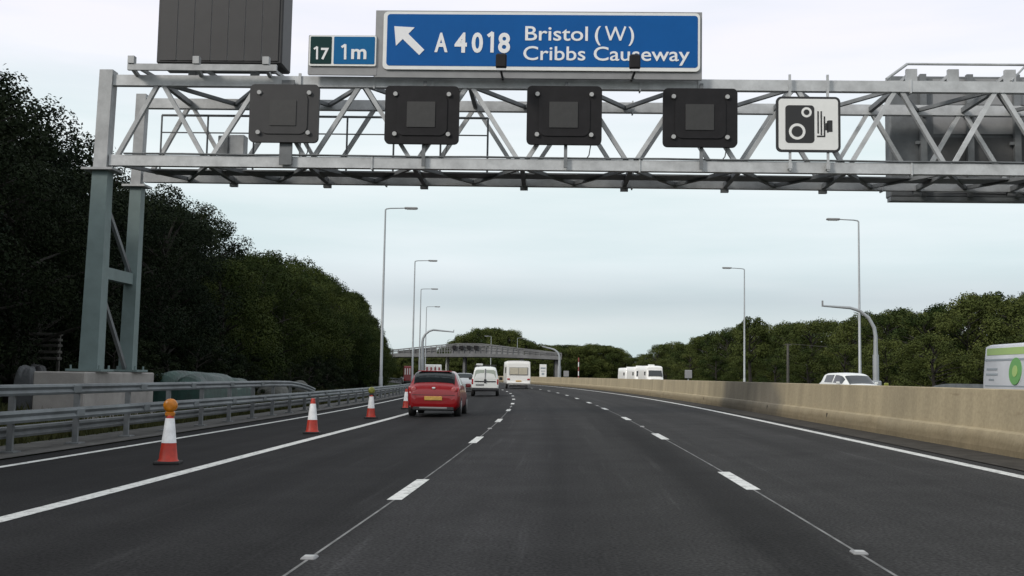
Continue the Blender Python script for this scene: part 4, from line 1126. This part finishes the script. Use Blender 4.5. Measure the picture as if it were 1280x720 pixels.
# camper vans coming the other way
mh_lab = ['rearmost white camper van of the oncoming three, smallest window', 'middle white camper van of the oncoming three', 'front white camper van of the oncoming three, with the wide dark windscreen']
for i, (px, d, hh) in enumerate(((791, 150, 2.5), (803.5, 134, 2.5), (819.5, 120, 2.5))):
    p = V(px, 475, d); ss, oo = SO(p.x, p.y); print('mh', ss, oo)
    t = thing('camper_van', mh_lab[i], 'camper van', RP(ss, oo), hd(ss)+PI-.28+i*.04, 'camper vans queuing on the opposite carriageway')
    t.rotation_euler = (0, 0, PI+.16-.02*i)
    w = .98
    st = [(-5.6, .4, .8, 1.3, hh-.15, w, w, w*.92), (-5.4, .36, .8, 1.3, hh, w, w, w*.94), (-1.5, .36, .8, 1.3, hh, w, w, w*.94), (-.62, .36, .8, 1.3, hh-.10, w, w, w*.9), (-.52, .36, .8, 1.3, 2.02, w, w*.96, w*.84), (-.15, .4, .75, 1.15, 1.32, w*.95, w*.9, w*.75), (0.25, .45, .7, .95, 1.05, w*.85, w*.8, w*.65)]
    st = [(r[0]+.0, *r[1:]) for r in st]
    B = Body(st); B.mesh().build('body', M['carwhite2'], t, local=True)
    b2 = MB(); b2.prism([(-.80, .0), (.80, .0), (.72, .70), (-.72, .70)], (Vector((0, -.13, 1.32)), Vector((1, 0, 0)), Vector((0, -.49, .87)), Vector((0, .87, .49))), -.06, .11); b2.build('windscreen', M['glass'], t, local=True)
    for sg in (-1, 1):
        q = MB(); q.bevbox((sg*(w+.003), -1.35, 1.62), (.03, .65, .42), .01); q.build('side_window', M['glass'], t, local=True)
        q = MB(); q.bevbox((sg*.7, .1, .85), (.26, .2, .16), .04); q.build('headlight', M['clearlight'], t, local=True)
        wheel(t, sg*(w-.12), -.6, .33); wheel(t, sg*(w-.12), -4.4, .33)
    q = MB(); q.bevbox((0, .2, .5), (1.7, .3, .22), .05); q.build('bumper', M['trim'], t, local=True)
    q = MB(); q.bevbox((0, -2.6, hh+.08), (.7, .5, .14), .04); q.build('roof_vent', M['carwhite2'], t, local=True)
# livery van at right edge
def livery():
    pe = V(1229, 480, 33.5); ss, oo = SO(pe.x, pe.y); print('livery', ss, oo)
    t = thing('box_van', 'pale grey van with green markings cut off by the right edge', 'van', RP(ss, oo+.95), hd(ss)+PI, None)
    w = .98; ht = V(1232, 431, 33.5).z-zr(oo)
    Lx = 5.6
    st = [(0.0, .42, .8, 1.3, ht-.16, w*.97, w*.96, w*.86), (.08, .38, .8, 1.3, ht-.05, w, w*.99, w*.89), (.3, .36, .8, 1.3, ht, w, w*.99, w*.90), (4.0, .36, .8, 1.3, ht, w, w*.99, w*.9), (4.3, .36, .8, 1.3, ht-.08, w, w*.98, w*.88), (4.9, .36, .8, 1.28, 1.45, w, w*.95, w*.8), (5.4, .4, .7, 1.05, 1.15, w*.95, w*.9, w*.75), (5.6, .45, .65, .85, .95, w*.85, w*.8, w*.65)]
    B = Body(st); B.mesh().build('body', M['vanside'], t, local=True)
    # local x+ faces the median (after turning round, +x local = -x world)
    def sidebox(y0, y1, z0, z1, m, nm, tx=.012):
        q = MB(); n2 = 6; vs = []
        zl, zf = 1.3, ht-.07
        def xat(z): return w*.99-(w*.99-w*.9)*max(0, (z-zl)/(zf-zl))
        for i in range(n2+1):
            z = z0+(z1-z0)*i/n2
            for y in (y0, y1): vs += [(xat(z)-.02, y, z), (xat(z)+tx, y, z)]
        fs = []
        for i in range(n2): k = i*4; fs += [(k+1, k+3, k+7, k+5), (k, k+1, k+5, k+4), (k+3, k+2, k+6, k+7)]
        fs += [(0, 2, 3, 1), (n2*4, n2*4+1, n2*4+3, n2*4+2)]
        q.add(vs, fs); return q.build(nm, M[m], t, local=True)
    sidebox(.22, 3.8, ht-.34, ht-.13, 'lime', 'green_band')
    sidebox(.12, 3.9, ht-.52, ht-.46, 'lettering', 'stripe')
    for k, (a, c) in enumerate(((.3, 1.05), (.28, 1.1), (.5, .85))): sidebox(a, c, ht-.80-k*.16, ht-.74-k*.16, 'lettering', 'lettering', .014)
    sidebox(.2, 3.9, ht-1.30, ht-1.26, 'lettering', 'stripe')
    sl_ = Vector((-(w*.09)/(ht-1.37), 0, 1)).normalized(); fe = (Vector((w*.99-(w*.09)*(ht-.84-1.3)/(ht-1.37), 2.30, ht-.84)), Vector((0, 1, 0)), sl_, Vector((0, 1, 0)).cross(sl_))
    q = MB(); q.prism(circ(0, 0, .40, 28), fe, -.03, .022); q.build('green_emblem', M['green'], t, local=True)
    q = MB(); q.prism(circ(0, 0, .17, 20), fe, -.03, .03); q.build('emblem_centre', M['lime'], t, local=True)
    for sg in (-1, 1):
        wheel(t, sg*(w-.1), .9, .33); wheel(t, sg*(w-.1), 4.5, .33)
        B.side(4.1, 4.75, 4.1, 4.85, sg).build('side_window', M['glass'], t, local=True)
    B.patch(4.25, 4.95, 5.3, 10.7, .01).build('windscreen', M['glass'], t, local=True)
livery()
# works vehicles far off on the left
def truck(px, ybase, d, x0, x1, ytop, lab, mbox, mcab):
    p = V(px, ybase, d); ss, oo = SO(p.x, p.y); wd = abs(V(x1, ytop, d).x-V(x0, ytop, d).x); ht = V(px, ytop, d).z-zr(oo); print('truck', ss, oo, wd, ht)
    t = thing('works_lorry', lab, 'lorry', RP(ss, oo), hd(ss))
    q = MB(); q.bevbox((0, 2.3, ht*.62), (wd, 4.6, ht*.72), .06); q.build('body', M[mbox], t, local=True)
    q = MB(); q.bevbox((0, 5.6, ht*.5), (wd*.94, 1.7, ht*.72), .15); q.build('cab', M[mcab], t, local=True)
    for sg in (-1, 1):
        wheel(t, sg*(wd/2-.18), 1.2, .42, .3); wheel(t, sg*(wd/2-.18), 5.4, .42, .3)
        q = MB(); q.bevbox((sg*wd*.40, -.03, ht*.32), (wd*.14, .06, .22), .02); q.build('tail_light', M['taillight'], t, local=True)
    q = MB()
    for k in range(4): q.box((-wd*.36+k*wd*.24, -.02, ht*.72), (wd*.1, .05, ht*.3))
    q.build('rear_panel', M['hivis' if mbox != 'hivis' else 'signw'], t, local=True)
    q = MB(); q.bevbox((0, .1, ht*.22), (wd*.95, .2, .16), .03); q.build('bumper', M['trim'], t, local=True)
truck(541, 480, 106, 530.5, 551.5, 455, 'pale works lorry with red rear stripes beyond the red hatchback', 'signw', 'carwhite')
truck(510.5, 476, 122, 505, 517, 457, 'dark red works lorry beside the lamp columns on the left', 'hivis', 'carsilver')
pp = V(511, 477, 134); ss, oo = SO(pp.x, pp.y)
t, B, w = hatch(ss, oo, 'small silver car on the verge behind the left lamp columns', 'carsilver', 3.9, 1.6, 1.4)

# ---------------------------------------------------------------- verge clutter
def heap(name, label, cat, px, py, d, L_, Wd_, Hh, m, seed, res=26, pw=3.5, ex=.5):
    rd = random.Random(seed); p = V(px, py, d); s, o = SO(p.x, p.y); base = RP(s, o); base.z = hterrain(base.x, base.y)-.05
    ph = [(rd.uniform(.5, 3.5), rd.uniform(.5, 3.5), rd.uniform(0, 6), rd.uniform(.3, 1)) for _ in range(9)]
    b = MB(); vs = []
    for i in range(res+1):
        for j in range(res+1):
            u, v = i/res*2-1, j/res*2-1; e = max(0, 1-abs(u)**pw)*max(0, 1-abs(v)**(pw-.5))
            n_ = sum(a4*abs(math.sin(a1*u*1.6+a2*v*1.6+a3)) for a1, a2, a3, a4 in ph)/4.5
            vs.append((u*L_/2, v*Wd_/2, Hh*(e**ex)*(.84+.2*n_) if e > 0 else 0))
    k = res+1; b.add(vs, [(i*k+j, i*k+j+1, (i+1)*k+j+1, (i+1)*k+j) for i in range(res) for j in range(res)])
    o_ = b.build(name, M[m]); o_.location = base; o_.rotation_euler = (0, 0, PI/2*1.0+hd(s)); tag(o_, label, cat); return o_
heap('tarpaulin_heap', 'crumpled green tarpaulin over a heap just right of the gantry plinth', 'tarpaulin', 240, 470, 37, 4.5, 2.2, 1.36, 'tarp', 3, 26, 9, .35)
heap('tarpaulin_heap', 'smaller dark green tarpaulin heap trailing off beyond the larger one', 'tarpaulin', 282, 472, 42, 3.0, 1.6, 1.16, 'tarp', 5, 26, 7, .4)
heap('rubble_heap', 'low pale rubble heap on the verge behind the top rail', 'rubble', 342, 473, 52, 2.2, 1.4, .95, 'rubble', 8)
heap('rubble_heap', 'tiny pale rubble heap farthest along the verge', 'rubble', 375, 474, 60, 1.5, 1.1, .92, 'rubble', 9)
o_ = heap('builders_sack', 'pale grey builders sack standing left of the gantry plinth', 'sack', 33, 470, 29, .5, .5, 1.32, 'sack', 12, 20, 8, .3)
o_ = heap('dark_bin_bag', 'dark refuse bag slumped beside the pale sack', 'bag', 46, 472, 30, .5, .5, 1.35, 'trim', 14, 20, 6, .4)
# timber pile (faint slats) left
p = V(57, 430, 33)
t = thing('timber_stack', 'dim stack of long grey timbers in front of the dark trees at far left', 'timber stack', (p.x, p.y, hterrain(p.x, p.y)))
zb0 = hterrain(p.x, p.y)
for k, y_ in enumerate((418, 425, 432, 440, 448)):
    z_ = V(57, y_, 33).z
    q = MB(); q.bevbox((p.x, p.y, z_), (.95, .3, .09), .015); q.build('plank', M['wood'], t)
q = MB(); q.bar((p.x-.4, p.y+.05, zb0), (p.x-.4, p.y+.05, V(57, 416, 33).z), .08); q.bar((p.x+.4, p.y+.05, zb0), (p.x+.4, p.y+.05, V(57, 416, 33).z), .08); q.build('upright', M['wood'], t)

# ---------------------------------------------------------------- trees
def tree_mesh(seed, nleaf, leaf, wid=.36, low=.10, nclump=46, mat_='leafdark', spiky=0.0, ck=1.0):
    """unit-height tree: returns (trunk mesh, crown mesh)"""
    rd = random.Random(seed)
    b = MB(); b.path([(0, 0, -.03), (.01, 0, .2), (.0, .02, .5), (.02, 0, .78)], [.028, .022, .014, .005], 7)
    clumps = []
    for i in range(nclump):
        z = low+(1-low)*((i+.5)/nclump)**.85
        t_ = (z-low)/(1-low); prof = math.sin(PI*min(1, .18+.82*t_)**1.1)**.6 if t_ < .97 else .25
        rmax = wid*prof; a = rd.uniform(0, 2*PI); r = rmax*math.sqrt(rd.uniform(.25, 1))
        cr = rd.uniform(.06, .125)*(1.15-.45*t_)*ck
        z2 = min(z, 1-cr*.85)
        clumps.append((Vector((r*math.cos(a), r*math.sin(a), z2+rd.uniform(-.02, .02))), cr))
        if i % 2 == 0:
            zs = max(.08, z2-.18*rd.uniform(.6, 1.2)); c = clumps[-1][0]
            b.path([(0, 0, zs), (c.x*.5, c.y*.5, zs+(c.z-zs)*.6), tuple(c)], [.010, .007, .002], 5, cap=False)
    tm = b
    vs = []; fs = []; tone = []
    wts = [c[1]**2 for c in clumps]; tot = sum(wts)
    for (c, cr), wt in zip(clumps, wts):
        ct = rd.uniform(0, 1)
        for _ in range(int(nleaf*wt/tot)):
            # point in ball, denser toward the shell, flattened
            d = Vector((rd.gauss(0, 1), rd.gauss(0, 1), rd.gauss(0, 1))).normalized()
            r = cr*(rd.uniform(.35, 1.0)**.5)*(1+(rd.random() < .12)*rd.uniform(0, .35))
            p = c+Vector((d.x*r, d.y*r, d.z*r*.8))
            if spiky and rd.random() < .2: p.z += rd.uniform(0, spiky)
            nrm = (d*.8+Vector((rd.gauss(0, .5), rd.gauss(0, .5), rd.gauss(.35, .5)))).normalized()
            x = nrm.cross(Vector((rd.gauss(0, 1), rd.gauss(0, 1), rd.gauss(0, 1)))).normalized(); y = nrm.cross(x)
            l = leaf*rd.uniform(.6, 1.3); k = len(vs)
            vs += [p-x*l*.5, p+y*l*.3+nrm*l*.08, p+x*l*.5, p-y*l*.3+nrm*l*.08]; fs.append((k, k+1, k+2, k+3))
            tone += [min(1, max(0, ct*.9+rd.uniform(-.05, .2)))]*4
    me = bpy.data.meshes.new('crown'); me.from_pydata([tuple(v) for v in vs], [], fs); me.materials.append(M[mat_])
    at_ = me.attributes.new('tone', 'FLOAT', 'POINT'); at_.data.foreach_set('value', tone); me.update()
    tme = bpy.data.meshes.new('trunk'); tme.from_pydata([tuple(v) for v in tm.v], [], tm.f); tme.materials.append(M['bark']); tme.update()
    return tme, me
def plant(variant, X, Y, H_, name, label, cat, group, wf=1.0):
    z = hterrain(X, Y)-.05
    t = bpy.data.objects.new(name, None); col.objects.link(t); t.empty_display_size = .2
    t.location = (X, Y, z); t.rotation_euler = (0, 0, random.uniform(0, 2*PI)); t.scale = (H_*wf, H_*wf, H_)
    tag(t, label, cat, group)
    for nm, me in zip(('trunk', 'crown'), variant):
        o = bpy.data.objects.new(nm, me); col.objects.link(o); o.parent = t
    return t
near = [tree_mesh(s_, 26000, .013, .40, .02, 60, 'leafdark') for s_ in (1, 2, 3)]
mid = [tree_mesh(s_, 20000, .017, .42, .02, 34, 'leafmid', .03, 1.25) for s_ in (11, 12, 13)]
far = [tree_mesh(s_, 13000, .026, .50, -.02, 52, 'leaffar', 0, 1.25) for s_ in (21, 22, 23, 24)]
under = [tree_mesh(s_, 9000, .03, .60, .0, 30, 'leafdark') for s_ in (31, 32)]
outL = [(-900, -400), (-400, -200), (-150, -40), (0, 42), (20, 55), (45, 88), (75, 125), (108, 168), (130, 190), (155, 180), (185, 205), (215, 226), (250, 229), (284, 236), (298, 256), (305, 296), (318, 304), (350, 305), (385, 313), (410, 330), (440, 355), (465, 380), (485, 400), (494, 425), (500, 448), (560, 462)]
def H_for(X, Y, outl, extra=0):
    px, py, z = proj((X, Y, CH)); px += extra/max(z, 5)*F; yt_ = interp(outl, px) if px > outl[0][0] else outl[0][1]
    d = (Vector((X, Y, 0))-Vector((0, 0, 0))).dot(FWD)
    return V(px, yt_, max(d, 1)).z-hterrain(X, Y)+.05, px
# left woodland
n_ = 0
s = -34
while s < 185:
    for row, (oo_, hf) in enumerate(((-17.2, .9), (-20.5, 1.0), (-25.0, .97))):
        s2 = s+random.uniform(-.8, .8)+row*1.3
        o2 = oo_+random.uniform(-.8, .8)+(2.6 if s2 > 85 else 0)
        p = RP(s2, o2)
        if s2 > 8: Ht, px = H_for(p.x, p.y, outL, 2.2)
        else: Ht, px = 12.5, -999  # belt carried on unseen behind the camera, added to shade the left lanes
        Ht = min(14.5, Ht)*hf*random.uniform(.86, 1.03)
        if Ht < 2.5 or px > 497: continue
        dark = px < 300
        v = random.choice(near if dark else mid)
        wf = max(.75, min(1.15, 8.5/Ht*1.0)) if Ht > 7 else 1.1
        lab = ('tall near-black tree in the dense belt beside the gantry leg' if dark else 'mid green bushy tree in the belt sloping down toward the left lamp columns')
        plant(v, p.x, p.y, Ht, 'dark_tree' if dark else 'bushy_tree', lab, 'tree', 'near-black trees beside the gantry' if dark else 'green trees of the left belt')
    s += 4.4 if s < 60 else 5.2
# understorey in front
s = 14
while s < 150:
    p = RP(s, -14.6+random.uniform(-.5, .5)); Ht = random.uniform(1.8, 2.8)
    px = proj((p.x, p.y, 1))[0]
    if px < 495 and not (px < 125 and s < 36): plant(random.choice(under), p.x, p.y, Ht, 'hedge_bush', 'low dark bush at the foot of the left tree belt', 'bush', 'bushes at the foot of the left trees', 1.1)
    s += 3.0
# right woodland
outR = [(786, 452), (795, 446), (815, 441), (826, 430), (840, 424), (855, 430), (875, 420), (905, 412), (940, 403), (960, 408), (1000, 402), (1040, 398), (1060, 400), (1085, 386), (1110, 385), (1140, 388), (1160, 392), (1175, 378), (1210, 364), (1245, 362), (1290, 367), (1340, 360), (1500, 350), (1900, 340)]
rowsR = []
def rowtrees(outl, pts, grp, lab, name, variants, wfk=8.0, jit=.07):
    for (px, d) in pts:
        p = V(px, 475, d); Ht, _ = H_for(p.x, p.y, outl); Ht *= random.uniform(1-jit, 1.02)
        if Ht < 1.5: continue
        plant(random.choice(variants), p.x, p.y, Ht, name, lab, 'tree', grp, max(.6, min(1.3, wfk/Ht)))
pts = []
px = 800
while px < 1600:
    f_ = (px-790)/500.0; d0 = max(95, 235-170*min(1, f_)**.7)
    for k, dd in enumerate((0, 9, 20, 34)): pts.append((px+random.uniform(-6, 6)+k*9, d0+dd+random.uniform(-3, 3)))
    px += 5.0/d0*F*.85
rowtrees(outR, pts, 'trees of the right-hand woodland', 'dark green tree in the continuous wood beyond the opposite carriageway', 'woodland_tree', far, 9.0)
# low front shrubs on the right to close the foot of the wood
pts = []
px = 805
while px < 1500:
    f_ = (px-790)/500.0; d0 = max(85, 215-165*min(1, f_)**.7); p = V(px, 475, d0)
    plant(random.choice(far), p.x, p.y, random.uniform(3.5, 5.5), 'woodland_shrub', 'low green shrub along the foot of the right-hand wood', 'shrub', 'shrubs at the foot of the right-hand wood', 1.3)
    px += 4.2/d0*F
# distinct trees
p = V(938, 475, 108); ta = plant(tree_mesh(41, 5000, .028, .25, .45, 20, 'leaffar'), p.x, p.y, V(938, 396, 108).z-hterrain(p.x, p.y), 'lone_tree', 'lone tree with an open rounded crown behind the farther right lamp column', 'tree', None, 1.0)
for (px, py, dd) in ():
    pass
# central distant trees behind the bridge
outC = [(480, 455), (497, 446), (540, 440), (566, 431), (580, 418), (600, 411), (618, 408), (636, 411), (648, 423), (665, 428), (682, 432), (700, 431), (715, 430), (728, 434), (742, 430), (760, 431), (775, 437), (783, 448), (790, 458), (830, 460)]
pts = [(x+random.uniform(-3, 3), d) for d, st_ in ((232, 17), (250, 19), (270, 20)) for x in range(500, 782, st_)]
rowtrees(outC, pts, 'far trees behind the bridge', 'distant dark tree in the clump behind the bridge', 'distant_tree', far, 10.0, .03)
pts = [(x, d) for d in (214,) for x in range(706, 778, 12)]
rowtrees(outC, pts, 'far trees behind the bridge', 'distant dark tree in the clump behind the bridge', 'distant_tree', far, 9.0, .12)
pts = [(x, 222) for x in range(470, 790, 11)]
for (x, d) in pts:
    p = V(x, 475, d); plant(random.choice(far), p.x, p.y, 5.0, 'distant_bush', 'dark bush under the bridge closing the view along the road', 'bush', 'bushes seen below the bridge', 1.2)
# ---------------------------------------------------------------- world, sun, camera
w = bpy.data.worlds.new('World'); sc.world = w; w.use_nodes = True
nt = w.node_tree; nt.nodes.clear(); N = nt.nodes.new; L = nt.links
SUN_EL, SUN_AZ = 30.0, 165.0     # azimuth measured from +Y towards +X (clockwise)
out = N('ShaderNodeOutputWorld'); bg = N('ShaderNodeBackground'); bg2 = N('ShaderNodeBackground')
sky = N('ShaderNodeTexSky'); sky.sky_type = 'NISHITA'; sky.sun_disc = False; sky.sun_elevation = R(SUN_EL); sky.sun_rotation = R(SUN_AZ)
sky.dust_density = 3; sky.air_density = 1.2
L.new(sky.outputs[0], bg.inputs[0]); bg.inputs[1].default_value = 0.10
tc = N('ShaderNodeTexCoord'); sep = N('ShaderNodeSeparateXYZ'); L.new(tc.outputs['Generated'], sep.inputs[0])
mp = N('ShaderNodeMapping'); mp.inputs['Scale'].default_value = (1.2, 1.2, 9); L.new(tc.outputs['Generated'], mp.inputs[0])
nz = N('ShaderNodeTexNoise'); nz.inputs['Scale'].default_value = 1.6; nz.inputs['Detail'].default_value = 7; nz.inputs['Roughness'].default_value = .5; L.new(mp.outputs[0], nz.inputs['Vector'])
r = N('ShaderNodeValToRGB'); L.new(nz.outputs['Fac'], r.inputs[0])
e = r.color_ramp.elements; e[0].position = .36; e[0].color = (.69, .765, .785, 1); e[1].position = .62; e[1].color = (.84, .86, .885, 1)
# elevation tint: a greyer band low down, lavender white higher
re = N('ShaderNodeValToRGB'); L.new(sep.outputs[2], re.inputs[0]); e = re.color_ramp.elements
e[0].position = 0.0; e[0].color = (.80, .87, .86, 1); e[1].position = 1; e[1].color = (.98, .99, 1.0, 1)
for ps, c in ((.045, (.80, .85, .85)), (.072, (.68, .735, .765)), (.105, (.88, .94, .955)), (.2, (.98, 1.02, 1.01)), (.30, (1.04, 1.0, 1.06))):
    q = e.new(ps); q.color = (*c, 1)
mx = N('ShaderNodeMix'); mx.data_type = 'RGBA'; mx.blend_type = 'MULTIPLY'; mx.inputs[0].default_value = 1; L.new(r.outputs[0], mx.inputs[6]); L.new(re.outputs[0], mx.inputs[7])
L.new(mx.outputs[2], bg2.inputs[0]); bg2.inputs[1].default_value = 1.0
ms = N('ShaderNodeMixShader'); ms.inputs[0].default_value = .92; L.new(bg.outputs[0], ms.inputs[1]); L.new(bg2.outputs[0], ms.inputs[2]); L.new(ms.outputs[0], out.inputs[0])
sl = bpy.data.lights.new('sun', 'SUN'); sl.energy = 1.5; sl.angle = R(12); sl.color = (1, .95, .88)
so = bpy.data.objects.new('sun', sl); col.objects.link(so)
az = R(SUN_AZ+60-0); 
sd = Vector((math.sin(az)*math.cos(R(SUN_EL)), math.cos(az)*math.cos(R(SUN_EL)), math.sin(R(SUN_EL))))
sky.sun_rotation = az
so.rotation_euler = sd.to_track_quat('Z', 'Y').to_euler()
cd = bpy.data.cameras.new('camera'); co = bpy.data.objects.new('camera', cd); col.objects.link(co); sc.camera = co
cd.sensor_width = 36; cd.lens = F/1280*36; cd.clip_end = 6000; cd.clip_start = .1
f0 = ray(640, 360); rx = (ray(641, 360)-f0).normalized(); ry = (ray(640, 359)-f0).normalized()
m = Matrix((rx, ry, -f0.normalized())).transposed().to_4x4(); m.translation = CAM; co.matrix_world = m
sc.render.resolution_x, sc.render.resolution_y = 1024, 576
sc.view_settings.view_transform = 'Standard'; sc.view_settings.look = 'None'; sc.view_settings.exposure = 0.22; sc.view_settings.gamma = 1
sc.cycles.max_bounces = 5
